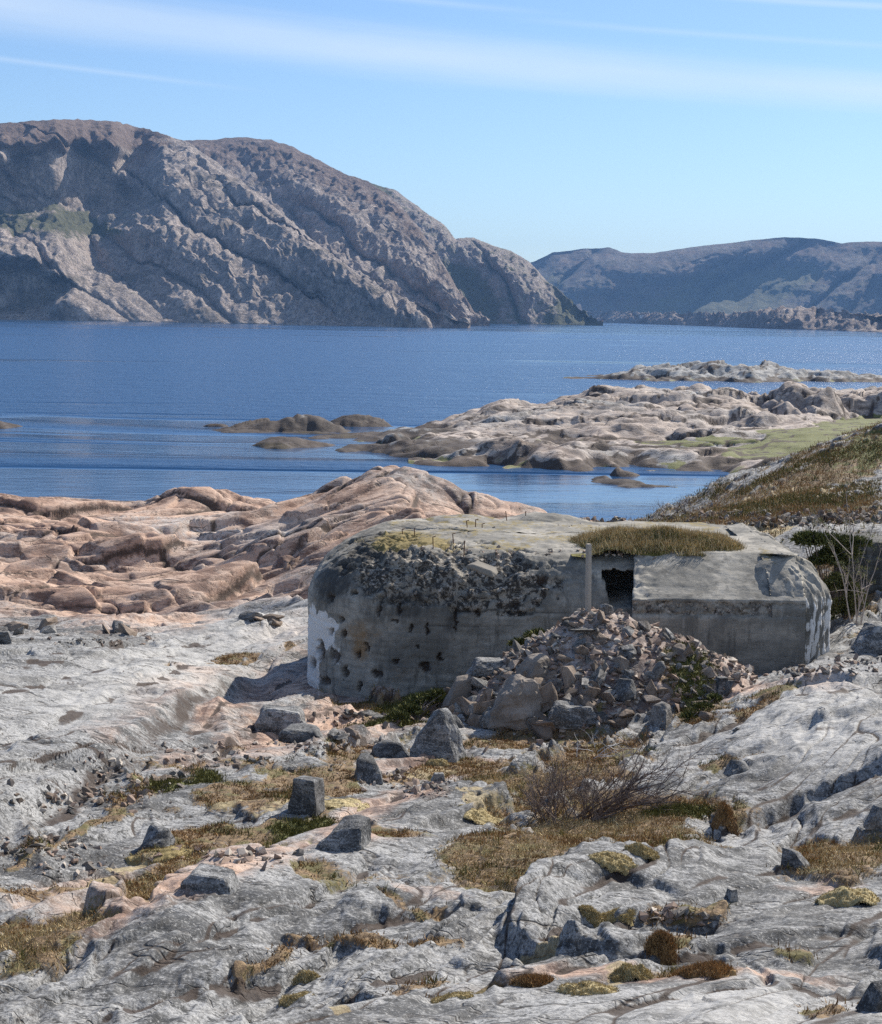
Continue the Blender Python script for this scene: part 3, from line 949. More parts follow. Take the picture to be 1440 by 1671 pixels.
# beyond the cove: a low pink-grey headland, with a boulder hump at its right and a meadow in front
island('headland', 'low bare rock headland with a green meadow across the cove',
       [(770, 232, 9, 13, 2.2, 10), (850, 245, 12, 16, 3.2, 15), (900, 207, 11, 9, 3.4, 10), (800, 203, 12, 6, 1.4, 0),
        (960, 262, 22, 22, 5.4, 15), (1060, 285, 22, 22, 7.0, 10), (1150, 297, 14, 17, 7.0, 0), (1050, 240, 20, 13, 3.2, 12), (1190, 262, 20, 14, 4.6, 10),
        (1020, 207, 10, 8, 2.0, 10), (1110, 205, 14, 8, 2.2, 5), (1190, 200, 10, 9, 2.0, 0), (1290, 280, 8.5, 9, 8.6, 0), (1330, 284, 9, 11, 6.4, 0), (1440, 290, 18, 12, 6.6, 0),
        (1330, 225, 32, 28, 2.2, 0), (1500, 240, 40, 50, 4.0, 0), (1240, 235, 16, 16, 2.6, 0), (1560, 320, 40, 40, 7, 0)],
       (-0.02, 0.52, 188, 350), meadow=[(1330, 715, 120, 22, -8), (1190, 716, 60, 5, 0), (1100, 722, 70, 4, 0), (1420, 690, 60, 14, 0), (1250, 738, 70, 12, 0)], pink=0.82, seed=1, hs=0.74)
island('skerry', 'long low pale rock skerry out in the fjord behind the headland',
       [(1150, 500, 26, 14, 5.0, 0), (1090, 490, 24, 11, 3.4, 0), (1220, 505, 28, 12, 4.2, 0), (1300, 500, 30, 9, 2.8, 0), (1400, 498, 26, 6, 1.7, 0), (1015, 488, 20, 6, 0.9, 0), (1480, 500, 30, 7, 1.8, 0)],
       (0.06, 0.36, 455, 545), pink=0.12, seed=2, step=0.0016, hs=0.9, tone=0.08)
island('skerry', 'dark weed covered skerry left of the headland tip',
       [(385, 253, 4, 4, 1.2, 0), (425, 254, 5, 5, 2.6, 0), (470, 255, 6, 5, 3.2, 0), (512, 256, 5, 5, 2.9, 0), (535, 254, 4, 4, 1.6, 0), (400, 249, 5, 2.5, 0.7, 0), (500, 248, 9, 3, 0.6, 0)], (-0.14, -0.05, 235, 285), pink=0.05, seed=3, warp=0.25, zmin=0.3, tone=0.8, hs=0.6, rough=1.0)
island('skerry', 'narrow black skerry farther out behind the weed covered one',
       [(575, 268, 7, 4, 1.7, 0), (600, 268, 5, 3, 1.3, 0), (545, 268, 5, 3, 0.9, 0)], (-0.09, -0.02, 257, 281), pink=0.0, seed=4, warp=0.25, zmin=0.3, tone=0.95, hs=0.8, rough=0.9)
island('skerry', 'low rounded skerry nearest in the channel left of headland',
       [(470, 225, 6.5, 4, 1.3, 0), (440, 223, 5, 3, 0.8, 0), (505, 226, 5, 3, 0.7, 0)], (-0.13, -0.06, 212, 238), pink=0.4, seed=5, warp=0.25, zmin=0.3, tone=0.75, hs=0.75, rough=0.5)
island('tidal_shelf', 'flat weedy tidal shelf joining headland and skerries',
       [(640, 243, 14, 5, 0.35, 0), (590, 245, 10, 3, 0.3, 0), (700, 240, 10, 6, 0.9, 0), (655, 226, 2.4, 2, 1.0, 0), (720, 218, 9, 6, 0.9, 0), (620, 219, 6, 4, 0.4, 0), (760, 212, 9, 6, 0.8, 0)], (-0.08, 0.03, 205, 262), pink=0.1, seed=6, warp=0.45, zmin=0.2, tone=0.6, hs=1.9, rough=0.35)
island('islet', 'small weedy islet lying in the middle of the cove',
       [(1015, 181, 4, 3, 0.8, 0), (1040, 178, 5, 2, 0.35, 0), (990, 183, 2.5, 2, 0.6, 0), (1080, 178, 4, 1.6, 0.15, 0)], (0.085, 0.15, 168, 192), pink=0.1, seed=7, warp=0.25, zmin=0.3, tone=0.75, hs=0.75, rough=0.4)
island('skerry', 'little dark skerry alone at the edge of the open fjord',
       [(-12, 252, 4, 4, 1.8, 0)], (-0.3, -0.24, 240, 266), pink=0.1, seed=8, warp=0.25, zmin=0.3, tone=0.75, hs=0.75, rough=0.5)
island('skerry', 'tiny black rock awash in the open fjord',
       [(350, 262, 3.0, 2, 0.55, 0)], (-0.15, -0.12, 255, 270), pink=0.0, seed=9, warp=0.25, zmin=0.3, tone=0.90, hs=0.75, rough=0.2)


# ------------------------------------------------------------------ mountains
def mountain_material(name, cols, veg=(0.045, 0.05, 0.022)):
    m, t, bs = new_mat(name)
    g = t.add('ShaderNodeTexCoord').outputs['Object']
    a = t.noise(t.mapping(g, scale=(1, 0.6, 2.0)), 0.012, 8, 0.66, 0.5)
    b = t.noise(g, 0.05, 6, 0.72, 0.4)
    c3 = t.noise(t.mapping(g, scale=(1.6, 1, 0.35)), 0.045, 6, 0.7, 0.6)
    vg, hz, cr = t.attr('zone')
    d4 = t.noise(t.mapping(g, scale=(1, 1, 0.6)), 0.22, 5, 0.75, 0.5)
    c = t.mix(t.ramp(b, 0.36, 0.64), cols[0], cols[1])
    c = t.mix(t.ramp(c3, 0.45, 0.65, 0, 0.7), c, cols[2])
    c = t.mix(t.ramp(d4, 0.48, 0.62, 0, 0.75), c, (0.07, 0.06, 0.055))
    c = t.mix(t.ramp(d4, 0.42, 0.32, 0, 0.5), c, (0.50, 0.45, 0.40))
    rb = t.noise(t.mapping(g, rot=(0, R(-48), 0), scale=(0.22, 0.6, 1)), 0.03, 6, 0.62, 0.4)
    c = t.mix(t.ramp(rb, 0.54, 0.66, 0, 0.6), c, (0.085, 0.075, 0.055))
    hf = t.ramp(t.math('ADD', hz, t.math('MULTIPLY_ADD', a, 1.6, -0.8)), 0.35, 0.75)
    c = t.mix(t.math('MULTIPLY', hf, 0.8), c, t.mix(b, (0.07, 0.042, 0.03), (0.17, 0.105, 0.078)))
    vf = t.ramp(t.math('ADD', vg, t.math('MULTIPLY_ADD', b, 1.3, -0.65)), 0.4, 0.7)
    c = t.mix(vf, c, t.mix(t.noise(g, 0.12, 4, 0.7), veg, (veg[0] * 2.6, veg[1] * 2.3, veg[2] * 2.4)))
    t.put(bs.inputs['Base Color'], c)
    bs.inputs['Roughness'].default_value = 0.9
    t.put(bs.inputs['Normal'], t.bump(t.math('ADD', t.math('MULTIPLY_ADD', b, 0.7, t.math('MULTIPLY', d4, 0.3)), t.math('MULTIPLY', c3, 0.4)), 1.0, 13.0))
    return m


M_MOUNT = mountain_material('mountain_rock', ((0.30, 0.245, 0.21), (0.52, 0.435, 0.375), (0.19, 0.155, 0.135)))
M_FAR = mountain_material('far_hill_rock', ((0.05, 0.046, 0.044), (0.17, 0.145, 0.13), (0.035, 0.033, 0.032)))


def hill(name, label, sky, shore, mat, slope_fn, veg_fn, px0, px1, ncol=620, nrow=240, amp=45, seed=0, shear=2.4, freq=0.016, back=500.0, carve=None):
    """A hillside rising from its shore line (photo column, row) to its skyline; slope_fn gives run per rise."""
    pxs = np.linspace(px0, px1, ncol)
    sk = np.array(sky, float)
    sh = np.array(shore, float)
    elev = lambda px, py: np.array([(lambda d: d[2] / math.hypot(d[0], d[1]))(ray(a, b)) for a, b in zip(px, py)])
    azim = np.array([math.atan2(ray(p, 520)[0], ray(p, 520)[1]) for p in pxs])
    skyp = np.interp(pxs, sk[:, 0], sk[:, 1])
    D0 = np.interp(pxs, sh[:, 0], sh[:, 1])
    tanS = elev(pxs, skyp)
    v = np.linspace(0, 1, nrow)
    Vg, Pg = np.meshgrid(v, pxs, indexing='ij')
    cot = slope_fn(Pg, Vg)
    C = np.concatenate([np.zeros((1, ncol)), np.cumsum(0.5 * (cot[1:] + cot[:-1]) * np.diff(v)[:, None], axis=0)])
    H = (tanS * D0 + 18.0) / np.maximum(1 - tanS * C[-1], 0.3)
    D = D0[None] + H[None] * C
    Z = Vg * H[None] - 2.0 * (Vg == 0)
    # spurs and gullies run down the slope at a slant
    k = freq
    q = azim[None] * D0.mean()
    fade = np.sin(np.pi * np.clip(Vg * 0.93 + 0.05, 0, 1)) ** 0.7
    qs = q + shear * 0.5 * H[None] * Vg
    wq = fbm(q * k * 0.3, Z * k * 0.3, 3, 300 + seed)
    dsp = 2.2 * fbm(qs * k * 0.28, Z * k * 0.22, 2, 305 + seed, 0.4)
    dsp = dsp - 0.9 * np.exp(-np.abs(perlin(qs * k * 0.42 + 0.3 * wq, Z * k * 0.12, 310 + seed)) / 0.07)
    dsp = dsp - 0.2 * np.exp(-np.abs(perlin(qs * k * 1.0 + 0.5 * wq, Z * k * 0.3, 314 + seed)) / 0.09)
    dsp = dsp + 0.07 * ridged(qs * k * 1.1 + wq, Z * k * 0.9, 4, 318 + seed, 0.55) + 0.05 * fbm(q * k * 5, Z * k * 5, 3, 320 + seed, 0.6)
    F1, F2, a, b, c, dx, dy = worley(qs * k * 1.4 + wq, Z * k * 1.2, 33 + seed)
    dsp = dsp + ((a - 0.5) * 0.1 + ((b - 0.5) * dx + (c - 0.5) * dy) * 0.15) * sstep(0, 0.25, F2 - F1)
    cv = 0 * Pg if carve is None else carve(Pg, Vg)
    D = D - amp * dsp * fade * (1 - 0.75 * cv / max(cv.max(), 1)) + cv
    zr = 7.0 * ridged(q * k * 1.7, D * k * 0.8, 3, 330 + seed) * np.clip(Vg * 6, 0, 1) * (1 - 0.75 * sstep(0.9, 1.0, Vg))
    Z = Z + zr
    vg, hz = veg_fn(Pg, Vg, skyp[None], dsp)
    # far side of the crest
    nb = 26
    tb = np.linspace(0.04, 1, nb)[:, None]
    Db = D[-1][None] + back * tb
    Zb = Z[-1][None] - H[None] * (0.05 * tb + 0.55 * tb ** 2) + 3 * fbm(q * k * 2, Db * k, 3, 340 + seed) * tb
    D = np.concatenate([D, Db])
    Z = np.concatenate([Z, Zb])
    vg = np.concatenate([vg, np.repeat(vg[-1:], nb, 0)])
    hz = np.concatenate([hz, np.repeat(hz[-1:], nb, 0)])
    X = D * np.sin(azim)[None]
    Yw = D * np.cos(azim)[None]
    me = grid_mesh(name, np.stack([X, Yw, Z], -1), attrs={'zone': np.stack([vg, hz, 0 * vg], -1)})
    o = link(name, me, mat)
    return tag(o, label, 'hill', kind='structure')


def box(P, V, p0, p1, v0, v1, sp=25, sv=0.06):
    return sstep(p0 - sp, p0 + sp, P) * sstep(p1 + sp, p1 - sp, P) * sstep(v0 - sv, v0 + sv, V) * sstep(v1 + sv, v1 - sv, V)


def slope_a(P, V):
    c = 2.05 + 1.2 * sstep(0.78, 1.0, V) - 0.35 * sstep(0.12, 0.0, V)
    cliff = box(P, V, -600, 205, 0.52, 0.83, 22, 0.03)
    bench = box(P, V, -600, 240, 0.36, 0.50, 40, 0.04)
    low = box(P, V, -600, 120, 0.0, 0.26, 40, 0.03)
    c = c * (1 - 0.86 * cliff) + 2.6 * bench
    c = c * (1 - 0.75 * low)
    return c


def veg_a(P, V, sky, d):
    vg = 0.45 * box(P, V, -600, 260, 0.36, 0.54, 50, 0.05) + 0.35 * sstep(0.0, -0.9, d) * sstep(0.85, 0.5, V)
    hz = 0.85 * box(P, V, -600, 260, 0.82, 1.1, 60, 0.05) + 0.25
    return np.clip(vg, 0, 1), np.clip(hz, 0, 1)


hill('mountain', 'steep bare grey mountain with a dark cliff rising from the fjord',
     [(-700, 260), (-300, 225), (0, 203), (60, 197), (130, 196), (195, 200), (250, 214), (310, 234), (350, 262), (400, 300), (460, 350), (520, 402), (580, 446), (640, 482), (700, 508), (745, 524), (768, 530)],
     [(-700, 2700), (0, 2500), (300, 2350), (750, 2150)], M_MOUNT, slope_a, veg_a, -700, 768, ncol=760, nrow=280, amp=52, seed=0,
     carve=lambda P, V: 72 * box(P + 10 * np.sin(V * 31) + 60 * (V - 0.66), V + 0.02 * np.sin(P * 0.045) + 0.01 * np.sin(P * 0.13), 16, 206, 0.50, 0.82, 16, 0.04) + 60 * box(P + 18 * np.sin(V * 40), V, -700, 96, 0.02, 0.22, 16, 0.04))


def slope_b(P, V):
    return 2.0 + 1.1 * sstep(0.8, 1.0, V)


def veg_b(P, V, sky, d):
    vg = 0.4 * sstep(0.0, -0.9, d) * sstep(0.9, 0.4, V) + 0.35 * sstep(0.5, 0.1, V)
    hz = 0.35 + 0.35 * sstep(0.6, 0.9, V)
    return np.clip(vg, 0, 1), np.clip(hz, 0, 1)


hill('mountain', 'second rounded grey mountain shoulder sloping down behind the first',
     [(-100, 330), (200, 260), (300, 230), (335, 228), (400, 224), (440, 229), (475, 240), (512, 259), (560, 284), (600, 297), (640, 325), (680, 370), (715, 420), (745, 470), (775, 510), (800, 527)],
     [(-100, 3000), (400, 2900), (800, 2650)], M_MOUNT, slope_b, veg_b, -100, 800, ncol=560, nrow=220, amp=55, seed=40, shear=2.0)
hill('mountain', 'third darker headland of the mountain ending at the narrows',
     [(300, 330), (520, 290), (590, 296), (640, 309), (690, 345), (722, 367), (742, 391), (770, 388), (800, 401), (832, 411), (862, 428), (885, 452), (905, 470), (940, 500), (968, 524), (985, 527)],
     [(300, 3500), (985, 3250)], M_MOUNT, slope_b, lambda P, V, s, d: (np.clip(0.45 + 0.4 * sstep(0.3, -0.5, d), 0, 1), 0.2 + 0 * P),
     300, 985, ncol=520, nrow=200, amp=55, seed=80, shear=1.0)


def slope_far(P, V):
    return 2.0 + 1.2 * np.sin(V * 9 + P * 0.01) ** 2 - 1.2 * box(P, V, 850, 2200, 0.25, 0.75, 60, 0.1)


hill('hill', 'long blue hazy hill range across the end of the fjord',
     [(560, 470), (760, 450), (868, 428), (900, 412), (950, 406), (992, 404), (1012, 412), (1030, 414), (1060, 414), (1120, 405), (1200, 395), (1260, 388), (1300, 387), (1340, 391), (1370, 397), (1400, 395), (1440, 394), (1700, 392), (2100, 430)],
     [(560, 6300), (2100, 5600)], M_FAR, slope_far, lambda P, V, s, d: (np.clip(0.45 * sstep(0.85, 0.45, V) + 0.3 * sstep(0.2, -0.5, d), 0, 1), 0.45 + 0 * P),
     560, 2100, ncol=560, nrow=190, amp=150, seed=120, shear=-1.8, freq=0.006, back=1200)
hill('shore_hill', 'low brown rocky foreland at the foot of the hazy hills',
     [(860, 524), (930, 512), (1000, 510), (1040, 513), (1090, 514), (1140, 511), (1180, 513), (1230, 512), (1270, 505), (1310, 503), (1350, 507), (1400, 514), (1440, 518), (1700, 505), (2000, 500)],
     [(860, 5200), (960, 5000), (1150, 3700), (1250, 3200), (1440, 2700), (2000, 2600)], M_MOUNT, lambda P, V: 4.5 + 0 * P, lambda P, V, s, d: (0.25 + 0 * P, 0.45 + 0 * P),
     860, 2000, ncol=420, nrow=70, amp=60, seed=160, shear=0.5, freq=0.02, back=500)
# ------------------------------------------------------------------ bunker
def concrete_material(name):
    m, t, bs = new_mat(name)
    g = t.add('ShaderNodeTexCoord').outputs['Object']
    wht, rust, spall = t.attr('zone')
    moss, blk, pit = t.attr('zone2')
    n1 = t.noise(g, 1.3, 6, 0.68, 0.4)
    n2 = t.noise(t.mapping(g, scale=(0.35, 0.35, 2.4)), 5.0, 6, 0.72, 0.3)        # board marks
    n3 = t.noise(t.mapping(g, scale=(3.2, 3.2, 0.4)), 2.4, 5, 0.7)                # runs
    n4 = t.noise(g, 34, 4, 0.75)
    n5 = t.noise(g, 9, 5, 0.7)
    c = t.mix(t.ramp(n1, 0.3, 0.7), (0.22, 0.205, 0.175), (0.43, 0.40, 0.345))
    n6 = t.noise(g, 0.75, 5, 0.7, 0.6)
    c = t.mix(t.ramp(n6, 0.42, 0.60, 0, 0.6), c, (0.08, 0.082, 0.078))
    n8 = t.noise(t.mapping(g, scale=(2.2, 2.2, 0.22)), 3.2, 6, 0.72, 0.3)
    c = t.mix(t.ramp(n8, 0.52, 0.66, 0, 0.6), c, (0.06, 0.058, 0.052))
    c = t.mix(t.ramp(n2, 0.42, 0.7, 0, 0.55), c, (0.13, 0.128, 0.118))
    c = t.mix(t.ramp(n3, 0.55, 0.72, 0, 0.45), c, (0.42, 0.40, 0.365))
    c = t.mix(t.ramp(n4, 0.55, 0.68, 0, 0.55), c, (0.08, 0.075, 0.07))
    agg = t.voro(t.mapping(g, rot=(0.3, 0.2, 0.5), scale=(1, 1.2, 1.5)), 11, 'F1')
    n7 = t.noise(g, 6.5, 6, 0.75, 1.2)
    ac = t.mix(t.ramp(n7, 0.43, 0.54), (0.30, 0.27, 0.225), (0.045, 0.04, 0.035))
    ac = t.mix(t.math('MULTIPLY', t.ramp(agg, 0.45, 0.25), t.ramp(n5, 0.50, 0.62)), ac, (0.46, 0.41, 0.36))
    c = t.mix(t.ramp(t.math('ADD', spall, t.math('MULTIPLY_ADD', n5, 0.8, -0.4)), 0.4, 0.6), c, ac)
    c = t.mix(t.ramp(t.math('ADD', rust, t.math('MULTIPLY_ADD', n5, 0.8, -0.4)), 0.3, 0.9, 0, 0.8), c, (0.26, 0.16, 0.075))
    c = t.mix(t.ramp(t.math('ADD', wht, t.math('MULTIPLY_ADD', n3, 1.0, -0.5)), 0.42, 0.56), c, t.mix(n4, (0.74, 0.73, 0.71), (0.60, 0.58, 0.55)))
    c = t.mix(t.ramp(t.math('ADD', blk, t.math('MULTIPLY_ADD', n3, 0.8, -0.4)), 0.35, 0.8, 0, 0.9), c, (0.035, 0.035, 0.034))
    c = t.mix(pit, c, (0.05, 0.035, 0.028))
    ms = t.mix(n5, (0.07, 0.055, 0.02), (0.34, 0.27, 0.12))
    c = t.mix(t.ramp(t.math('ADD', moss, t.math('MULTIPLY_ADD', n5, 0.8, -0.4)), 0.42, 0.62), c, ms)
    t.put(bs.inputs['Base Color'], c)
    bs.inputs['Roughness'].default_value = 0.9
    h = t.math('ADD', t.math('MULTIPLY', n4, 0.3), t.math('MULTIPLY', n2, 0.7))
    h = t.math('ADD', h, t.math('MULTIPLY', t.math('MULTIPLY', agg, spall), -1.2))
    t.put(bs.inputs['Normal'], t.bump(h, 0.7, 0.03))
    return m


M_CONC = concrete_material('weathered_concrete')
bunker = empty('bunker', (1.9, 29.5, 11.6))
tag(bunker, 'grey concrete bunker with rounded shoulders, shell scars and whitewashed left corner', 'bunker')
BO = np.array([1.9, 29.5, 11.6])


def rounded_body(x0, x1, y0, y1, zb, zs, zt, rad, inset, step=0.03, flat=0.0, wall_rows=60, sh_rows=50, roof_rows=26):
    """Wall, elliptic shoulder and roof of a body with a rounded plan. rad: corner radii fl, fr, br, bl; inset: left, right, front, back."""
    pts, nrm = [], []
    cs = [((x0 + rad[0], y0 + rad[0]), rad[0], 180, 270), ((x1 - rad[1], y0 + rad[1]), rad[1], 270, 360),
          ((x1 - rad[2], y1 - rad[2]), rad[2], 0, 90), ((x0 + rad[3], y1 - rad[3]), rad[3], 90, 180)]
    for k, ((cx, cy), r, a0, a1) in enumerate(cs):
        n = max(4, int(r * math.pi / 2 / step))
        for a in np.linspace(a0, a1, n, endpoint=False):
            c, s = math.cos(R(a)), math.sin(R(a))
            pts.append((cx + r * c, cy + r * s))
            nrm.append((c, s))
        (dx, dy), r2, b0, _ = cs[(k + 1) % 4]
        e0 = np.array((cx + r * math.cos(R(a1)), cy + r * math.sin(R(a1))))
        e1 = np.array((dx + r2 * math.cos(R(b0)), dy + r2 * math.sin(R(b0))))
        n = max(2, int(np.linalg.norm(e1 - e0) / step))
        for q in np.linspace(0, 1, n, endpoint=False):
            pts.append(tuple(e0 + (e1 - e0) * q))
            nrm.append((math.cos(R(a1)), math.sin(R(a1))))
    P, N = np.array(pts), np.array(nrm)
    ins = (np.where(N[:, 0] < 0, inset[0], inset[1]) * N[:, 0] ** 2 + np.where(N[:, 1] < 0, inset[2], inset[3]) * N[:, 1] ** 2)
    rows, nr = [], []
    for z in np.linspace(zb, zs, wall_rows, endpoint=False):
        rows.append(np.c_[P, np.full(len(P), z)])
        nr.append(np.c_[N, np.zeros(len(P))])
    for f in np.linspace(0, math.pi / 2, sh_rows):
        wf = flat * np.where(N[:, 1] < 0, N[:, 1] ** 2, 0)
        k1 = (1 - wf) * (1 - math.cos(f)) + wf * f / (math.pi / 2)
        k2 = (1 - wf) * math.sin(f) + wf * f / (math.pi / 2)
        q = P - N * (ins * k1)[:, None]
        rows.append(np.c_[q, zs + (zt - zs) * k2])
        nr.append(np.c_[N * math.cos(f), np.full(len(P), math.sin(f))])
    yc = 0.5 * (y0 + y1)
    hw = min(0.5 * (y1 - y0), 0.48 * (x1 - x0))
    med = np.c_[np.clip(P[:, 0], x0 + hw, max(x1 - hw, x0 + hw + 0.01)), np.clip(P[:, 1], min(y0 + hw, yc - 0.01), max(y1 - hw, yc + 0.01))]
    rim = rows[-1]
    for q in np.linspace(0, 1, roof_rows)[1:]:
        rows.append(np.c_[rim[:, :2] * (1 - q) + med * q, np.full(len(P), zt + 0.05 * math.sin(q * 1.57))])
        nr.append(np.tile((0, 0, 1.0), (len(P), 1)))
    return np.stack(rows), np.stack(nr)


PITS = [(510, 1083, 7, 10, 1), (523, 1062, 6, 20, 0), (547, 1072, 6, 11, 0), (539, 1030, 5, 7, 0), (561, 1035, 5, 6, 0), (584, 1064, 4, 9, 1),
        (599, 1055, 4, 7, 0), (562, 1097, 7, 10, 0), (531, 1112, 8, 8, 0), (586, 1120, 5, 9, 0), (693, 1087, 9, 7, 0), (644, 1077, 6, 5, 0),
        (719, 1073, 4, 7, 0), (614, 1135, 8, 4, 0), (617, 1102, 9, 6, 0), (645, 1016, 5, 3, 0), (669, 1024, 2.5, 9, 0), (697, 1026, 2.5, 9, 0),
        (618, 992, 3, 14, 0), (650, 995, 3, 12, 0), (885, 945, 9, 8, 0), (742, 1010, 3, 22, 0), (780, 1000, 4, 10, 0), (540, 975, 5, 8, 0),
        (575, 965, 6, 5, 0), (680, 1055, 4, 4, 0), (840, 985, 9, 5, 0), (556, 1010, 4, 4, 0)]
SPALL = [(650, 930, 85, 50, 14), (730, 938, 90, 42, 8), (810, 945, 95, 42, 4), (870, 965, 55, 22, -14), (620, 900, 40, 20, -30), (780, 985, 60, 14, 0), (700, 975, 40, 16, 0)]

V_, N_ = rounded_body(-2.36, 6.1, 27.5, 33.2, 11.2, 12.95, 14.0, (2.25, 0.6, 1.0, 2.0), (1.75, 0.6, 1.05, 0.6))
U, Vv = project(V_[..., 0], V_[..., 1], V_[..., 2])
front = (N_[..., 1] < 0.25) & (V_[..., 1] < 31.0)
ar = np.arange(V_.shape[1])[None] * 0.03 + 0 * U
hh_ = np.concatenate([np.zeros((1, V_.shape[1])), np.cumsum(np.linalg.norm(np.diff(V_, axis=0), axis=2), axis=0)])
lump1 = worley(ar / 0.22, hh_ / 0.16, 61)
lump2 = worley(ar / 0.085, hh_ / 0.075, 62)
wr = fbm(ar * 2.0, hh_ * 2.6, 4, 401)
wu = 9 * fbm(ar * 3, hh_ * 3, 3, 410)
wj, wj2 = 3.2 * fbm(ar * 14, hh_ * 14, 2, 414), 3.2 * fbm(ar * 14 + 5, hh_ * 14, 2, 417)
spall = np.clip(zones(U + 3.0 * wu, Vv + 1.6 * wu, SPALL) * 1.1 + 0.55 * wr + 0.2 * fbm(ar * 9, hh_ * 9, 3, 405), 0, 1) * front * (zones(U, Vv, SPALL) > 0.01)
sp_s = sstep(0.35, 0.6, spall)
pit = np.zeros(U.shape)
rust = np.zeros(U.shape)
for (u, v, a, b, ru) in PITS:
    e = ell(U + 0.4 * wu + wj, Vv + 0.5 * wu + wj2, u, v, a * 0.95, b * 0.95, 0, 0.3)
    pit = np.maximum(pit, e * front)
    if ru:
        rust = np.maximum(rust, ell(U, Vv, u + 3, v - 8, 14, 24, 0, 0.8))
rust = np.maximum(rust, 0.8 * ell(U + wu, Vv, 590, 1035, 34, 24, 0, 0.9)) * front
rust = np.maximum(rust, 0.45 * ell(U + wu, Vv, 655, 1100, 30, 30, 0, 0.9) * front)
white = np.maximum(ell(U, Vv, 510, 1075, 11, 88, 0, 0.25), ell(U + wu, Vv, 532, 1030, 16, 34, -12, 0.35)) * front * (U < 560)
white = np.maximum(white, 0.5 * ell(U + wu, Vv, 545, 1060, 10, 40, 0, 0.4) * front)
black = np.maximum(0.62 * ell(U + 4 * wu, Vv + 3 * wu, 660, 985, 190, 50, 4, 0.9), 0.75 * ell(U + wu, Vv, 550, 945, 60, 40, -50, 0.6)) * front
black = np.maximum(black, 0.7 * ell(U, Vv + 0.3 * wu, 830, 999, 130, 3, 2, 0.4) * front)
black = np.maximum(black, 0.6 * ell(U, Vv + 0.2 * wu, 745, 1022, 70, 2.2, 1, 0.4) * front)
brd = np.floor(V_[..., 2] / 0.135)
bf = V_[..., 2] / 0.135 - brd
dsp = 0.012 * fbm(ar * 5, hh_ * 9, 4, 421) + 0.012 * wr + (0.010 * perlin(brd * 3.7 + 0.5, ar * 0.4, 423) - 0.014 * np.exp(-np.minimum(bf, 1 - bf) / 0.08)) * (N_[..., 2] < 0.9)
lump0 = worley(ar / 0.42 + 0.4 * wr, hh_ / 0.3, 60)
dsp -= sp_s * (0.10 + 0.07 * wr) - sp_s * (0.26 * np.clip(0.55 - lump0[0], 0, 1) * lump0[2] + 0.16 * np.clip(0.55 - lump1[0], 0, 1) * (0.2 + lump1[2]) + 0.06 * np.clip(0.5 - lump2[0], 0, 1) * lump2[2])
dsp -= 0.10 * sstep(0.2, 0.9, pit)
dsp -= 0.02 * sstep(0.35, 0.8, black) * (Vv > 992)
roof = sstep(0.985, 1.0, N_[..., 2])
dsp += roof * (0.03 * fbm(V_[..., 0] * 1.2, V_[..., 1] * 1.2, 4, 431))
V_ = V_ + N_ * dsp[..., None]
rec = sstep(980, 988, U + 0.7 * wu - 0.25 * (Vv - 935)) * sstep(1062, 1054, U) * sstep(930, 936, Vv + 0.5 * wu) * sstep(992, 984, Vv + 0.5 * wu) * (N_[..., 1] < -0.2) * front          # splayed opening beside the block
V_[..., 1] += 1.7 * sstep(0.2, 0.8, rec)
mossm = np.maximum(0.9 * ell(U + wu, Vv, 650, 880, 50, 15, -10, 0.7), 0.85 * ell(U + wu, Vv, 705, 884, 40, 8, 0, 0.7))
mossm = np.maximum(mossm, 0.5 * roof * ell(U + 2 * wu, Vv, 800, 855, 200, 10, 0, 0.7)) * (N_[..., 2] > 0.4)
mossm = np.maximum(mossm, roof * np.clip(0.38 + 0.5 * fbm(V_[..., 0] * 1.3, V_[..., 1] * 1.3, 4, 441, 0.6), 0, 0.52))
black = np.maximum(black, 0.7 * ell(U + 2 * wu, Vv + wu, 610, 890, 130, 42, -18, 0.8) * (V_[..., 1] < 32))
mossm = np.maximum(mossm, roof * (0.45 * ell(U + 2 * wu, Vv, 780, 893, 180, 8, 2, 0.7)))
wallm = grid_faces(*U.shape, wrap=True)
me = raw_mesh('wall', (V_ - BO).reshape(-1, 3), wallm, True,
              {'zone': np.stack([white, rust, np.clip(spall, 0, 1)], -1), 'zone2': np.stack([mossm, black, sstep(0.25, 0.8, pit) * 0.85], -1)})
link('wall', me, M_CONC, bunker)

# rounded right end, rough and streaked
V_, N_ = rounded_body(5.02, 6.50, 26.88, 32.6, 11.4, 13.30, 14.055, (0.95, 1.1, 0.9, 0.7), (0.66, 1.08, 1.15, 0.5), flat=0.45, wall_rows=60)
U, Vv = project(V_[..., 0], V_[..., 1], V_[..., 2])
ar = np.arange(V_.shape[1])[None] * 0.03 + 0 * U
hz_ = np.concatenate([np.zeros((1, V_.shape[1])), np.cumsum(np.linalg.norm(np.diff(V_, axis=0), axis=2), axis=0)])
st1 = ridged(ar * 2.6, hz_ * 0.5, 4, 501)
st2 = fbm(ar * 7, hz_ * 1.1, 4, 511)
curved = sstep(0.15, 0.5, N_[..., 0])
V_ = V_ + N_ * ((0.05 * st1 + 0.045 * st2 + 0.02 * fbm(ar * 17, hz_ * 4, 4, 521, 0.6)) * curved + 0.01 * fbm(ar * 5, hz_ * 5, 3, 515))[..., None]
st3 = fbm(ar * 17, hz_ * 4, 4, 521, 0.6)
wz = 0.85 * np.clip(0.50 + 0.45 * st2 + 0.5 * st3, 0, 1) * curved * sstep(13.95, 13.2, V_[..., 2])
bz = np.clip(-0.9 * st2 - 0.15 * st1, 0, 1) * curved
mz = 0.55 * ell(U, Vv, 1250, 905, 36, 14, 25, 0.7)
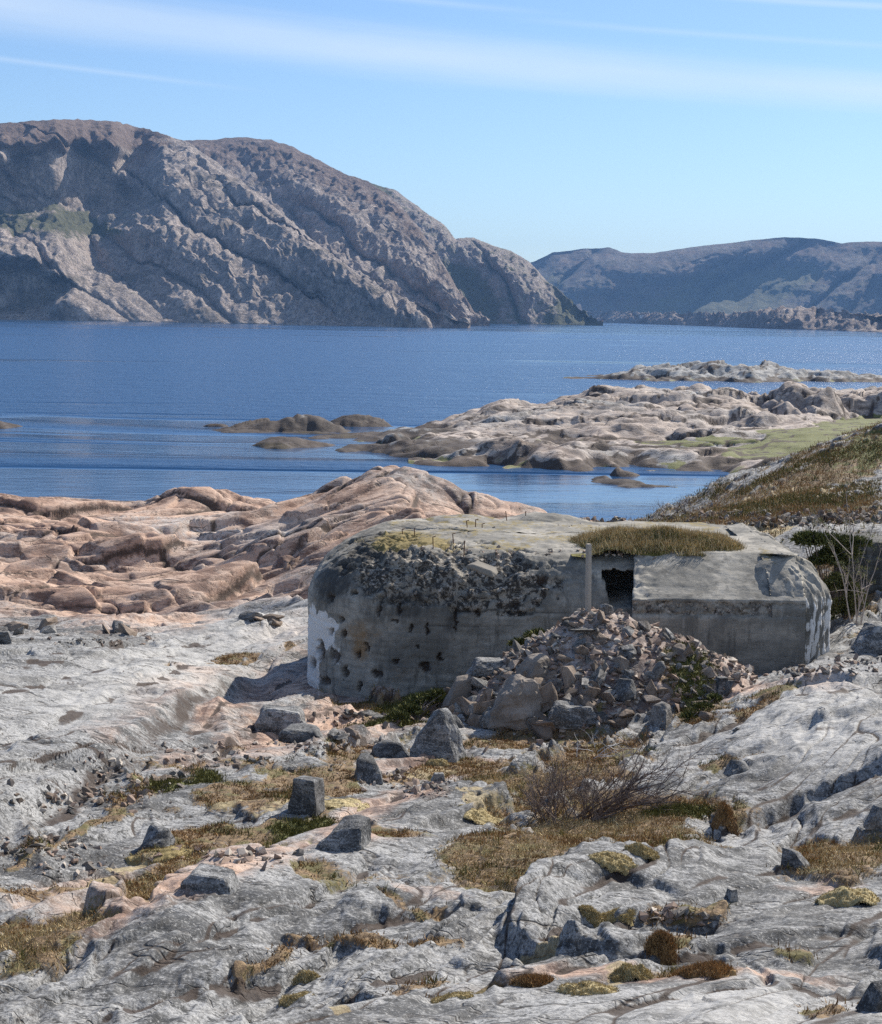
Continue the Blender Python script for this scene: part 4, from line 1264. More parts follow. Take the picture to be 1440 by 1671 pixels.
me = raw_mesh('end_wall', (V_ - BO).reshape(-1, 3), grid_faces(*U.shape, wrap=True), True,
              {'zone': np.stack([wz, bz * 0.8, 0.35 * ell(U, Vv, 1262, 915, 50, 10, 38, 0.6)], -1), 'zone2': np.stack([mz, bz * 0.9, 0 * bz], -1)})
link('end_wall', me, M_CONC, bunker, )['label'] = 'rounded rough end wall with white and brown streaks'

# block with a sloping top in front of the right half
prof = []
for (ya, za), (yb, zb), n in [((26.86, 11.6), (26.86, 13.18), 40), ((26.90, 13.20), (26.92, 13.40), 10), ((26.90, 13.44), (28.05, 14.05), 44), ((28.07, 14.062), (30.2, 14.075), 12)]:
    for q in np.linspace(0, 1, n, endpoint=True):
        prof.append((ya + (yb - ya) * q, za + (zb - za) * q))
prof = np.array(prof)
q = np.linspace(0, 1, 120)
lx = 3.13 + 0.13 * (prof[:, 0] - 26.86) + 0.02 * perlin(prof[:, 1] * 7, prof[:, 0] * 7, 3)
X = lx[:, None] * (1 - q) + 5.96 * q
Yb = np.repeat(prof[:, :1], 120, 1)
Zb = np.repeat(prof[:, 1:], 120, 1)
nb = fbm(X * 5, (Yb + Zb) * 5, 4, 531)
bandm = sstep(13.14, 13.2, Zb) * sstep(13.46, 13.40, Zb)
wl = worley(X / 0.09, Zb / 0.08, 63)
Yb = Yb + bandm * (0.02 + 0.05 * nb - 0.05 * np.clip(0.5 - wl[0], 0, 1)) - 0.006 * nb
Zb = Zb + 0.005 * nb * (Zb > 13.3) - 0.05 * sstep(0.25, 0.0, q)[None] * (Zb > 13.4) * (0.5 + nb)
V_ = np.stack([X, Yb, Zb], -1)
cap = np.array([[lx[-1] + 0.02, 30.2, 11.6]])
F = grid_faces(*X.shape)
VV = np.concatenate([V_.reshape(-1, 3), cap])
ncap = len(VV) - 1
tri = np.array([(i * 120, (i + 1) * 120, ncap, ncap) for i in range(len(prof) - 1)])
me = bpy.data.meshes.new('front_block')
FF = [tuple(f) for f in F] + [tuple(t3[:3]) for t3 in tri]
me.from_pydata((VV - BO).tolist(), [], FF)
me.polygons.foreach_set('use_smooth', [True] * len(F) + [False] * len(tri))
for nm, arr in (('zone', np.stack([0 * X, 0 * X, bandm * 0.5], -1)), ('zone2', np.stack([0 * X, 0.25 * sstep(13.2, 13.0, Zb), 0 * X], -1))):
    a = me.attributes.new(nm, 'FLOAT_COLOR', 'POINT')
    c = np.ones((len(VV), 4), f32)
    c[:, :3] = 0
    c[:-1, :3] = arr.reshape(-1, 3)
    a.data.foreach_set('color', c.ravel())
link('front_block', me, M_CONC, bunker)['label'] = 'block with smooth sloping top beside the dark opening'




def dome(name, cx, cy, cz, rx, ry, h, mat, parent=None, off=(0, 0, 0), n=60, moss=None, seed=0, rough=0.1):
    a = np.linspace(-1, 1, n)
    gx, gy = np.meshgrid(a, a)
    qq = np.sqrt(gx ** 2 + gy ** 2)
    z = h * np.clip(1 - qq ** 2, -0.35, 1) + rough * h * fbm(gx * 3 + seed, gy * 3, 4, 540 + seed)
    Vd = np.stack([cx + gx * rx, cy + gy * ry, cz + z], -1) - np.array(off)
    mm = np.zeros(gx.shape) if moss is None else np.clip(moss + 0.6 * fbm(gx * 4, gy * 4, 3, 560 + seed), 0, 1)
    me = grid_mesh(name, Vd, attrs={'zone': np.stack([0 * mm] * 3, -1), 'zone2': np.stack([mm, 0 * mm, 0 * mm], -1)})
    return link(name, me, mat, parent)


dome('roof_hump', 0.45, 32.3, 13.86, 1.15, 0.9, 0.26, M_CONC, bunker, BO, moss=0.45, seed=1)
dome('roof_hump', 2.05, 32.9, 13.85, 1.2, 0.8, 0.26, M_CONC, bunker, BO, moss=0.0, seed=2)


# ------------------------------------------------------------------ thin things: tubes, blades, leaves
class Bag:
    """Collects triangles and quads for one mesh."""
    def __init__(self):
        self.v, self.f, self.n = [], [], 0

    def tube(self, pts, radii, sides=5):
        pts = np.asarray(pts, float)
        k = len(pts)
        tg = np.gradient(pts, axis=0)
        tg /= np.linalg.norm(tg, axis=1)[:, None] + 1e-9
        ref = np.array([0.13, 0.97, 0.2]) if abs(tg[0][2]) > 0.8 else np.array([0, 0, 1.0])
        a = np.cross(tg, ref)
        a /= np.linalg.norm(a, axis=1)[:, None] + 1e-9
        b = np.cross(tg, a)
        an = np.linspace(0, 2 * np.pi, sides, endpoint=False)
        ring = pts[:, None] + np.asarray(radii)[:, None, None] * (a[:, None] * np.cos(an)[None, :, None] + b[:, None] * np.sin(an)[None, :, None])
        self.v.append(ring.reshape(-1, 3))
        self.f.append(grid_faces(k, sides, True) + self.n)
        self.n += k * sides

    def tris(self, V3):
        """(m,3,3) triangles stored as degenerate-free quads by splitting the base."""
        m = len(V3)
        q = np.concatenate([V3, (V3[:, :1] + V3[:, 2:3]) / 2], 1)
        self.v.append(q.reshape(-1, 3))
        self.f.append((np.arange(m * 4).reshape(m, 4)) + self.n)
        self.n += m * 4

    def quads(self, V4):
        m = len(V4)
        self.v.append(V4.reshape(-1, 3))
        self.f.append(np.arange(m * 4).reshape(m, 4) + self.n)
        self.n += m * 4

    def mesh(self, name, origin=(0, 0, 0), smooth=False):
        return raw_mesh(name, np.concatenate(self.v) - np.asarray(origin), np.concatenate(self.f), smooth)


def blades(bag, P, h, w, lean=0.5, per=8, spread=0.05, rng=RNG):
    """Grass or heather tufts rooted at points P (n,3)."""
    n = len(P)
    base = np.repeat(P, per, 0) + np.c_[rng.normal(0, spread, (n * per, 2)), np.zeros(n * per) - 0.01]
    a = rng.random(n * per) * 2 * np.pi
    L = np.repeat(np.broadcast_to(h, n), per) * rng.uniform(0.5, 1.2, n * per)
    ln = rng.uniform(0, lean, n * per)
    d = np.c_[np.cos(a) * np.sin(ln), np.sin(a) * np.sin(ln), np.cos(ln)]
    sd = np.c_[np.sin(a + rng.normal(0, 1, n * per)), np.cos(a + 1.0), np.zeros(n * per)]
    sd /= np.linalg.norm(sd, axis=1)[:, None]
    ww = np.repeat(np.broadcast_to(w, n), per)[:, None]
    bag.tris(np.stack([base - sd * ww, base + d * L[:, None], base + sd * ww], 1))


def leaf_cloud(bag, C, rad, n, size, rng=RNG, up=0.4):
    """Small leaf sprays spread over and inside lumpy ellipsoids."""
    C = np.atleast_2d(C)
    rad = np.atleast_2d(rad)
    k = rng.integers(0, len(C), n)
    d = rng.normal(0, 1, (n, 3))
    d /= np.linalg.norm(d, axis=1)[:, None]
    d[:, 2] = np.abs(d[:, 2]) * 1.0 - 0.15
    r = rng.random(n) ** 0.4
    P = C[k] + d * rad[k] * r[:, None]
    o = d + rng.normal(0, 0.6, (n, 3))
    o[:, 2] += up
    o /= np.linalg.norm(o, axis=1)[:, None]
    s = np.cross(o, rng.normal(0, 1, (n, 3)))
    s /= np.linalg.norm(s, axis=1)[:, None]
    L = size * rng.uniform(0.6, 1.4, n)[:, None]
    bag.tris(np.stack([P - s * L * 0.22, P + o * L, P + s * L * 0.22], 1))


rebars = [(708, 900, 24, 1), (742, 893, 22, 1), (757, 904, 22, 0), (765, 866, 16, 1), (776, 866, 18, 1), (788, 869, 14, 1), (829, 852, 18, 0), (858, 852, 18, 0), (885, 848, 10, 0), (677, 880, 18, 0), (660, 874, 10, 1)]
M_RUST = plant_material('rusty_iron', (0.07, 0.035, 0.022), (0.17, 0.08, 0.045), 0.5, 60)
for (px, py, hp_, hook) in rebars:
    d = ray(px, py)
    k = (13.95 - CAM[2]) / d[2]
    p = CAM + d * k
    hgt = hp_ / FPX * p[1]
    b = Bag()
    ln = random.uniform(-0.05, 0.05)
    pts = [p + np.array((ln * q, 0.02 * q, -0.12 + (hgt + 0.12) * q)) for q in np.linspace(0, 1, 6)]
    if hook:
        top = pts[-1]
        pts += [top + np.array((0.05 * math.sin(q), 0, 0.03 * (1 - math.cos(q)) * (1 if q < 1.5 else 0.3))) for q in (0.8, 1.57, 2.4)]
    b.tube(pts, np.full(len(pts), 0.009), 6)
    link('rebar', b.mesh('rebar', BO, True), M_RUST, bunker)

# ------------------------------------------------------------------ post, iron bar, terraced concrete wall
p = spot(961, 1003)
bm = bmesh.new()
hgt, w = 1.12, 0.036
sec = [(-0.2, 1.0), (0.35, 1.0), (0.8, 0.97), (hgt - 0.02, 0.94), (hgt, 0.8)]
rings = []
for z, s in sec:
    rings.append([bm.verts.new((x * w * s * 1.05, y * w * s, z)) for x, y in ((-1, -0.75), (-0.75, -1), (0.75, -1), (1, -0.75), (1, 0.75), (0.75, 1), (-0.75, 1), (-1, 0.75))])
for a, b2 in zip(rings[:-1], rings[1:]):
    for i in range(8):
        bm.faces.new((a[i], a[(i + 1) % 8], b2[(i + 1) % 8], b2[i]))
bm.faces.new(rings[-1])
me = bpy.data.meshes.new('wooden_post')
bm.to_mesh(me)
bm.free()
M_WOOD = plant_material('grey_wood', (0.26, 0.225, 0.19), (0.44, 0.40, 0.35), 0.3, 30)
post = link('wooden_post', me, M_WOOD)
post.location = (p.x, p.y + 0.1, p.z - 0.05)
post.rotation_euler = (R(1), R(-2.2), R(38))
tag(post, 'weathered square wooden post standing upright in the top of the rubble heap', 'post')

b = Bag()
p = spot(1222, 1094)
pts = [np.array(p) + np.array((-0.36 * q, 0.12 * q, -0.05 + 0.36 * q + 0.03 * q * (1 - q))) for q in np.linspace(0, 1, 6)]
b.tube(pts, np.linspace(0.022, 0.012, 6), 6)
o = link('iron_bar', b.mesh('iron_bar', p, True), M_RUST)
o.location = p
tag(o, 'rusty iron bar leaning out of the ground at the right foot of the heap', 'iron bar')

# stepped concrete wall right of the bunker
n = 90
prof = []
for i in range(6):
    z0_, z1_ = 12.2 + i * 0.27, 12.2 + i * 0.27 + 0.25
    y_ = 31.2 + i * 0.085
    prof += [(y_, z0_ + 0.01), (y_, z0_ + 0.08), (y_, z1_ - 0.06), (y_ + 0.015, z1_), (y_ + 0.06, z1_ + 0.012)]
prof += [(32.6, 13.85), (32.6, 12.0)]
prof = np.array(prof)
qx = np.linspace(7.75, 11.5, n)
Xw = np.repeat(qx[None], len(prof), 0)
Yw = np.repeat(prof[:, :1], n, 1) + 0.02 * fbm(Xw * 3, np.repeat(prof[:, 1:], n, 1) * 5, 3, 571)
Zw = np.repeat(prof[:, 1:], n, 1) + 0.025 * fbm(Xw * 2.2, np.repeat(prof[:, 1:], n, 1) * 3, 3, 575)
z3 = np.zeros(Xw.shape)
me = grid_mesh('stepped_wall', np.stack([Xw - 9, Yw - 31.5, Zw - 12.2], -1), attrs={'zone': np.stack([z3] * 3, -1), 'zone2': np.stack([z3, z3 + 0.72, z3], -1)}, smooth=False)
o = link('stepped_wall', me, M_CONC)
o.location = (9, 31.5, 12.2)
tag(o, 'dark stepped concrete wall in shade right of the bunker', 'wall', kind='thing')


# ------------------------------------------------------------------ stones
def hull_mesh(name, pts, detail=0, rough=0.02, bevel=0.05, seed=0):
    bm = bmesh.new()
    for q in pts:
        bm.verts.new(q)
    r = bmesh.ops.convex_hull(bm, input=bm.verts)
    bmesh.ops.delete(bm, geom=[e for e in r['geom_interior'] if isinstance(e, bmesh.types.BMVert)], context='VERTS')
    bmesh.ops.dissolve_limit(bm, angle_limit=R(8), verts=bm.verts, edges=bm.edges)
    if bevel:
        bmesh.ops.bevel(bm, geom=list(bm.edges), offset=bevel, segments=1, affect='EDGES', profile=0.6, clamp_overlap=True)
    bmesh.ops.triangulate(bm, faces=bm.faces)
    for _ in range(detail):
        bmesh.ops.subdivide_edges(bm, edges=bm.edges, cuts=1, use_grid_fill=True)
    if detail:
        bmesh.ops.triangulate(bm, faces=bm.faces)
        co = np.array([v.co for v in bm.verts], f32)
        bm.normal_update()
        d = rough * (fbm(co[:, 0] * 3 + co[:, 2] * 1.7 + seed, co[:, 1] * 3 - co[:, 2] * 2.1, 4, 600) + 0.6 * ridged(co[:, 0] * 1.5 + 5, co[:, 1] * 2 + co[:, 2] * 3.0, 3, 610) - 0.5)
        for v, k in zip(bm.verts, d):
            v.co += v.normal * float(k)
    me = bpy.data.meshes.new(name)
    bm.to_mesh(me)
    bm.free()
    return me


def box_points(rng, n=16, flat=1.0):
    """Points on the skin of a cut, slightly skewed box of unit size."""
    P = rng.uniform(-1, 1, (n, 3))
    k = np.argmax(np.abs(P), 1)
    P[np.arange(n), k] = np.sign(P[np.arange(n), k])
    P = P * 0.5
    P[:, 0] += 0.25 * P[:, 2] * rng.uniform(-1, 1)
    P[:, 2] *= flat
    return P


rng2 = np.random.default_rng(5)
STONES = [hull_mesh('stone', box_points(rng2, int(rng2.integers(11, 17)), rng2.uniform(0.45, 0.85)), 1, 0.03, 0.03, i) for i in range(16)]
for me in STONES:
    me.materials.append(M_STONE)


def stone(x, y, size, label, group, name='stone', sink=0.3, z=None, tilt=0.6, mesh=None, stretch=None):
    o = bpy.data.objects.new(name, mesh or random.choice(STONES))
    COL.objects.link(o)
    s = stretch or (random.uniform(0.8, 1.5), random.uniform(0.7, 1.1), random.uniform(0.6, 1.1))
    o.scale = tuple(size * k for k in s)
    gz = float(ground_z(x, y)[0]) if z is None else z
    o.location = (x, y, gz + size * s[2] * (0.3 - sink))
    o.rotation_euler = (random.gauss(0, tilt), random.gauss(0, tilt), random.uniform(0, 6.28))
    return tag(o, label, 'stone', group)


# big individual boulders (photo column, row of the foot, width, height, depth factor, turn, points)
def boulder(px, py, wpx, hpx, label, pts=None, depth=0.9, yaw=0, seed=0, mat=None, sinkf=0.12, name='boulder', rough=0.035, detail=3):
    p = spot(px, py)
    sc = p.y / FPX
    wid, hgt = wpx * sc, hpx * sc
    if pts is None:
        r = np.random.default_rng(seed + 50)
        pts = box_points(r, 15, 1.0) * np.array((wid, wid * depth, hgt)) + np.array((0, 0, hgt * 0.5))
    else:
        pts = np.array(pts, float) * np.array((wid, wid * depth, hgt))
    me = hull_mesh(name, pts, detail, rough * wid * 1.2, 0.03 * wid, seed)
    me.materials.append(mat or M_BOULDER)
    o = bpy.data.objects.new(name, me)
    COL.objects.link(o)
    o.location = (p.x, p.y + wid * depth * 0.35, p.z - hgt * sinkf)
    o.rotation_euler.z = R(yaw)
    return tag(o, label, 'boulder')


PYR = [(-0.55, -0.35, 0), (0.30, -0.5, 0), (0.55, 0.2, 0), (-0.2, 0.5, 0), (-0.50, -0.25, 0.25), (0.05, -0.12, 1.0), (0.16, 0.05, 0.98), (0.30, 0.05, 0.70), (-0.1, 0.1, 0.9), (0.45, -0.1, 0.35), (-0.28, -0.2, 0.62)]
BLK = [(-0.5, -0.45, 0), (0.42, -0.5, 0), (0.5, 0.4, 0), (-0.45, 0.5, 0), (-0.30, -0.38, 1.0), (0.33, -0.42, 0.98), (0.42, 0.35, 0.93), (-0.22, 0.42, 0.95)]
WDG = [(-0.55, -0.5, 0), (0.45, -0.5, 0), (0.5, 0.5, 0), (-0.5, 0.5, 0), (-0.15, -0.35, 0.75), (0.25, -0.1, 1.0), (0.5, 0.2, 1.0), (0.45, -0.3, 0.9), (0.0, 0.4, 0.9)]
SLB = [(-0.5, -0.4, 0.05), (0.5, -0.45, 0), (0.5, 0.4, 0), (-0.5, 0.5, 0), (-0.48, -0.42, 0.62), (-0.28, -0.3, 1.0), (0.36, -0.35, 0.9), (0.5, -0.2, 0.45), (0.36, 0.4, 0.85), (-0.3, 0.4, 1.0)]
BIG = [(-0.5, -0.4, 0), (0.3, -0.5, 0.0), (0.5, 0.2, 0.1), (-0.4, 0.5, 0), (-0.45, -0.3, 0.35), (-0.12, -0.42, 0.72), (0.1, -0.25, 1.0), (0.35, -0.1, 0.95), (0.5, -0.05, 0.6), (0.25, -0.5, 0.3), (-0.1, 0.3, 1.0), (0.05, -0.55, 0.22)]
boulder(715, 1243, 96, 92, 'tall pointed grey boulder standing below the rubble heap', PYR, 0.9, 0, 1, sinkf=0.08)
boulder(499, 1329, 58, 62, 'square grey block boulder with flat top in the heathy hollow', BLK, 0.9, -12, 2, sinkf=0.06)
boulder(556, 1388, 92, 62, 'dark wedge shaped boulder leaning beside the grey slab crest', WDG, 1.0, -10, 3, sinkf=0.28)
boulder(456, 1200, 88, 48, 'long flat topped brown boulder left of the bunker corner', SLB, 0.7, 6, 4, sinkf=0.12)
boulder(490, 1212, 76, 26, 'low grey slab lying just below the flat topped boulder', SLB, 0.7, -4, 5)
boulder(842, 1188, 96, 84, 'largest tan boulder at the front foot of the rubble heap', BIG, 0.8, 0, 6, M_TAN, sinkf=0.06)
boulder(870, 1112, 60, 46, 'split tan rock resting right on top of the largest heap boulder', WDG, 0.8, 40, 7, M_TAN)
boulder(935, 1190, 88, 42, 'dark oblong slab at heap foot right of the largest boulder', SLB, 0.6, 5, 8, sinkf=0.05)
boulder(748, 1150, 46, 52, 'upright pinkish rock at the left end of the rubble heap', WDG, 0.8, 15, 9, M_TAN)
boulder(800, 1105, 70, 30, 'dark tilted slab on the left flank of the heap', SLB, 0.6, 22, 10)
boulder(1022, 1143, 46, 34, 'rounded grey rock low on the middle of the heap', BIG, 0.9, 40, 11)
boulder(1080, 1188, 40, 40, 'pale rock at the lower right foot of the heap', WDG, 0.9, 60, 12, M_STONE)
boulder(1178, 1134, 24, 30, 'small blue grey rock beside the green patch right of the heap', BLK, 0.9, 20, 13)
boulder(1428, 1062, 70, 46, 'pale boulder cut by the picture edge beside the bare saplings', BIG, 0.8, 0, 14, sinkf=0.1)
boulder(1300, 1417, 48, 36, 'split pointed rock at the edge of the right hand grass strip', WDG, 0.6, 160, 15)
boulder(1195, 1470, 20, 22, 'small white stone alone on the near grey slab', BLK, 0.9, 30, 16, M_STONE)
boulder(340, 1452, 95, 44, 'dark overhung rock ledge block above the dry grass strip', SLB, 0.9, -8, 17, sinkf=0.45)
boulder(250, 1385, 70, 50, 'half buried boulder with dark shaded face in the brown hollow', BIG, 0.9, 10, 18, sinkf=0.4)
boulder(640, 1238, 70, 30, 'rounded grey rock left of the pointed boulder', BIG, 1.0, 200, 19, sinkf=0.25)
boulder(600, 1275, 56, 40, 'dark broken rock between pointed boulder and square block', WDG, 0.8, 100, 20)
boulder(715, 1275, 24, 14, 'small dark brick sized stone below the pointed boulder', BLK, 0.8, 10, 21)
boulder(1432, 1352, 40, 40, 'grey boulder at the picture edge above right hand grass', BIG, 0.8, 0, 22)
boulder(1110, 1076, 36, 26, 'reddish three sided rock on the sunny flank of the heap', WDG, 0.8, 70, 23, M_STONE)
boulder(1205, 1262, 44, 26, 'dark low rock on the right slab beside the bare shrub', BIG, 0.9, 30, 24, sinkf=0.3)
boulder(1385, 905, 50, 26, 'brown rock lying on top of the stepped wall', SLB, 0.8, 12, 25, M_STONE)
boulder(1436, 1650, 60, 50, 'dark bluish rock in the lowest picture corner', WDG, 0.8, 30, 26)
# concrete fragment on the bunker shoulder
d = ray(787, 926)
pt = CAM + d * ((13.93 - CAM[2]) / d[2])
me = hull_mesh('concrete_fragment', np.array(SLB) * np.array((0.50, 0.34, 0.10)), 2, 0.012, 0.012, 3)
M_FRAG = plant_material('broken_concrete', (0.11, 0.10, 0.085), (0.22, 0.20, 0.17), 0.6, 16)
me.materials.append(M_FRAG)
o = bpy.data.objects.new('concrete_fragment', me)
COL.objects.link(o)
o.location = (pt[0], pt[1] - 0.02, pt[2] - 0.05)
o.rotation_euler = (R(8), R(14), R(-20))
tag(o, 'flat loose concrete slab lying on the broken edge of the bunker roof', 'slab')

# the rubble heap: every larger stone is its own thing, the chips between them are one mass
LH = 'angular broken stone lying among many in the rubble heap before the bunker'
GH = 'stones of the rubble heap'
cnt = 0
while cnt < 262:
    u, v = random.uniform(722, 1232), random.uniform(1002, 1196)
    p = spot(u, v)
    hh0 = float(heap_height(np.array(p.x), np.array(p.y)))
    if hh0 < 0.03 and random.random() < 0.85:
        continue
    lower = min(1, max(0, (v - 1010) / 170)) * min(1, max(0, (1180 - u) / 320))
    size = 0.08 + 0.26 * lower ** 1.1 * random.uniform(0.25, 1.15) + random.random() ** 3 * 0.18
    stone(p.x + random.uniform(-0.05, 0.05), p.y, size, LH, GH, sink=0.22, tilt=0.7)
    cnt += 1


def rubble_mass(name, label, n, pos_fn, smin, smax, mat, cat='rubble'):
    vs, fs, off = [], [], 0
    protos = []
    for i in range(6):
        m2 = hull_mesh('tmp', box_points(rng2, 10, 0.7), 0, 0, 0)
        protos.append((np.array([v.co for v in m2.vertices]), [tuple(pp.vertices) for pp in m2.polygons]))
        bpy.data.meshes.remove(m2)
    V_all, F_all = [], []
    for i in range(n):
        x, y, *zz = pos_fn()
        z = zz[0] if zz else float(ground_z(x, y)[0])
        vv, ff = protos[i % 6]
        s = smin + (smax - smin) * random.random() ** 2.5
        M = np.array(Euler((random.gauss(0, 0.6), random.gauss(0, 0.6), random.uniform(0, 6.3))).to_matrix()) * s
        M = M @ np.diag((random.uniform(0.8, 1.6), 1, random.uniform(0.6, 1)))
        V_all.append(vv @ M.T + np.array((x, y, z + s * 0.08)))
        F_all += [tuple(k + off for k in f) for f in ff]
        off += len(vv)
    me = bpy.data.meshes.new(name)
    me.from_pydata(np.concatenate(V_all).tolist(), [], F_all)
    o = link(name, me, mat)
    return tag(o, label, cat, kind='stuff')


def chips_material(k=1.0):
    m, t, bs = new_mat('stone_chips')
    geo = t.add('ShaderNodeNewGeometry')
    rnd = geo.outputs['Random Per Island']
    g = t.add('ShaderNodeTexCoord').outputs['Object']
    n = t.noise(g, 30, 4, 0.7)
    c = t.mix(t.ramp(rnd, 0.3, 0.6), (0.20, 0.185, 0.17), (0.34, 0.255, 0.21))
    c = t.mix(t.ramp(t.math('FRACT', t.math('MULTIPLY', rnd, 13.7)), 0.7, 0.95), c, (0.55, 0.50, 0.45))
    c = t.mix(t.ramp(n, 0.5, 0.7, 0, 0.6), c, (0.08, 0.07, 0.06))
    c = t.mix(1.0, c, (k, k * 0.97, k * 0.92), 'MULTIPLY')
    t.put(bs.inputs['Base Color'], c)
    bs.inputs['Roughness'].default_value = 0.9
    return m


M_CHIPS = chips_material(0.85)
M_SCREE = chips_material(0.55)


def in_heap():
    while True:
        x, y = random.uniform(-0.3, 5.2), random.uniform(22.6, 27.1)
        if heap_height(np.array(x), np.array(y)) > 0.02:
            return x, y


rubble_mass('rubble', 'small stone chips filling the rubble heap in front of the bunker', 1700, in_heap, 0.05, 0.16, M_CHIPS)


def px_area(areas):
    def fn():
        u, v, ru, rv = random.choice(areas)
        p = spot(random.gauss(u, ru * 0.5), random.gauss(v, rv * 0.5))
        return p.x, p.y
    return fn


rubble_mass('gravel', 'small loose stones strewn in the hollows and gullies of the rock', 1300,
            px_area([(110, 1310, 130, 26), (200, 1290, 120, 20), (330, 1230, 90, 24), (180, 1260, 60, 26), (60, 1380, 80, 20), (560, 1180, 130, 16), (500, 1220, 110, 14), (640, 1270, 90, 16),
                     (930, 1215, 150, 14), (1290, 1098, 120, 14), (1380, 1085, 70, 12), (700, 1290, 50, 14), (380, 1400, 130, 16), (120, 1410, 100, 24), (1090, 1500, 60, 10), (150, 1045, 110, 10)]), 0.02, 0.11, M_CHIPS, 'gravel')
rubble_mass('gravel', 'grey gravel covering the rise behind the bunker', 1500, px_area([(1260, 848, 130, 14), (1170, 845, 90, 10), (1380, 845, 60, 10), (1000, 850, 90, 6)]), 0.04, 0.20, M_SCREE, 'gravel')
def on_roof():
    u, v = random.choice([(random.gauss(860, 90), random.gauss(898, 5)), (random.gauss(920, 60), random.gauss(862, 5)), (random.gauss(1010, 40), random.gauss(900, 5)), (random.gauss(1215, 30), random.gauss(882, 12))])
    d = ray(u, v)
    q = CAM + d * ((13.99 - CAM[2]) / d[2])
    return q[0], q[1], 14.0


rubble_mass('gravel', 'small chips and dirt lying along the edges of the bunker roof', 420, on_roof, 0.015, 0.085, M_CHIPS, 'gravel')
for areas, n, lab, grp, smax in [
        ([(110, 1312, 120, 22), (250, 1275, 90, 18), (400, 1245, 70, 14)], 42, 'fist sized pale stone in the gully below the left slab', 'stones in the left gully', 0.15),
        ([(600, 1168, 90, 12), (540, 1200, 60, 12)], 26, 'broken stone scattered along the foot of the bunker wall', 'stones along the wall foot', 0.22),
        ([(40, 1035, 60, 14), (200, 1030, 60, 8), (430, 1012, 40, 5)], 16, 'loose brown block where the grey slab meets pink rock', 'blocks below the pink rock', 0.5),
        ([(1310, 1095, 110, 14)], 22, 'loose stone on the sill of ground below the bunker end', 'stones below the bunker end', 0.16)]:
    f = px_area(areas)
    for i in range(n):
        x, y = f()
        stone(x, y, 0.06 + (smax - 0.06) * random.random(), lab, grp, sink=0.2, tilt=0.4)

# ------------------------------------------------------------------ plants
def pick(mask, n, power=1.0, ymax=34.0, far_w=1.6):
    """Random ground points where the mask is high, weighted by ground area."""
    area = (YY ** far_w) * (np.abs(AA) < 0.32) * (YY < ymax) * (YY > 6.5)
    w = (np.clip(mask, 0, 1) ** power * area).ravel()
    w = w / w.sum()
    k = RNG.choice(len(w), n, p=w)
    P = np.stack([XX.ravel()[k], YY.ravel()[k], GZ.ravel()[k]], -1)
    P[:, :2] += RNG.normal(0, 0.01, (n, 2)) * P[:, 1:2] * 0.2
    P[:, 2] = ground_z(P[:, 0], P[:, 1])
    return P


heath_m = sstep(0.45, 0.7, VEG) * (1 - sstep(0.4, 0.6, GRN))
patch = sstep(-0.1, 0.25, fbm(XX * 0.9, YY * 0.9, 3, 700))
b = Bag()
P = pick(heath_m * (0.15 + patch), 15000)
blades(b, P, RNG.uniform(0.02, 0.055, len(P)), 0.004 + 0.00015 * P[:, 1], 1.2, 7, 0.04)
o = link('heather', b.mesh('heather'), M_HEATH)
tag(o, 'low brown heather carpet in the hollows between the slabs', 'heather', kind='stuff')
b = Bag()
straw = heath_m * (0.5 + (1 - patch)) * np.maximum.reduce([ell(GU, GV, *e) for e in [(960, 1375, 240, 50, -8), (1400, 1395, 120, 25, 3), (60, 1530, 130, 30, -18), (860, 1290, 120, 50, 0), (1150, 1583, 80, 16, 0), (240, 1450, 90, 40, -20)]])
P = pick(straw, 15000)
blades(b, P, RNG.uniform(0.015, 0.055, len(P)), 0.0028 + 0.0001 * P[:, 1], 1.3, 7, 0.04)
o = link('dry_grass', b.mesh('dry_grass'), M_STRAW)
tag(o, 'straw coloured dry grass standing in the near hollows', 'grass', kind='stuff')
b = Bag()
P = pick(np.maximum(sstep(0.45, 0.6, GRN), 0.25 * heath_m * sstep(0.2, 0.5, fbm(XX * 1.6, YY * 1.6, 3, 710))), 9000)
blades(b, P, RNG.uniform(0.03, 0.09, len(P)), 0.004 + 0.00012 * P[:, 1], 1.0, 7, 0.04)
o = link('crowberry', b.mesh('crowberry'), M_OLIVE)
tag(o, 'olive green crowberry mats growing among the heather', 'ground cover', kind='stuff')
b = Bag()
hillm = sstep(0.4, 0.6, VEG) * (YY > 34)
P = pick(hillm, 6000, ymax=75, far_w=1.0)
blades(b, P, RNG.uniform(0.06, 0.2, len(P)), 0.014, 1.1, 6, 0.14)
o = link('scrub', b.mesh('scrub'), M_HEATH)
tag(o, 'brown scrub covering the hillside right of the cove', 'scrub', kind='stuff')

b = Bag()
P = pick(hillm * sstep(-0.1, 0.3, fbm(XX * 0.35, YY * 0.3, 3, 715)), 6000, ymax=75, far_w=1.0)
blades(b, P, RNG.uniform(0.06, 0.2, len(P)), 0.016, 1.2, 6, 0.16)
o = link('crowberry', b.mesh('crowberry'), M_OLIVE)
tag(o, 'olive crowberry and juniper mats on the hillside right of the cove', 'ground cover', kind='stuff')

b = Bag()
P = pick((YY > 33) * np.maximum(hillm * 0.5, ell(GU, GV, 1250, 830, 260, 40)), 5000, ymax=75, far_w=1.0)
blades(b, P, RNG.uniform(0.05, 0.16, len(P)), 0.014, 1.2, 6, 0.15)
o = link('dry_grass', b.mesh('dry_grass'), M_STRAW)
tag(o, 'pale dry grass and lichen on the rise behind the bunker', 'grass', kind='stuff')

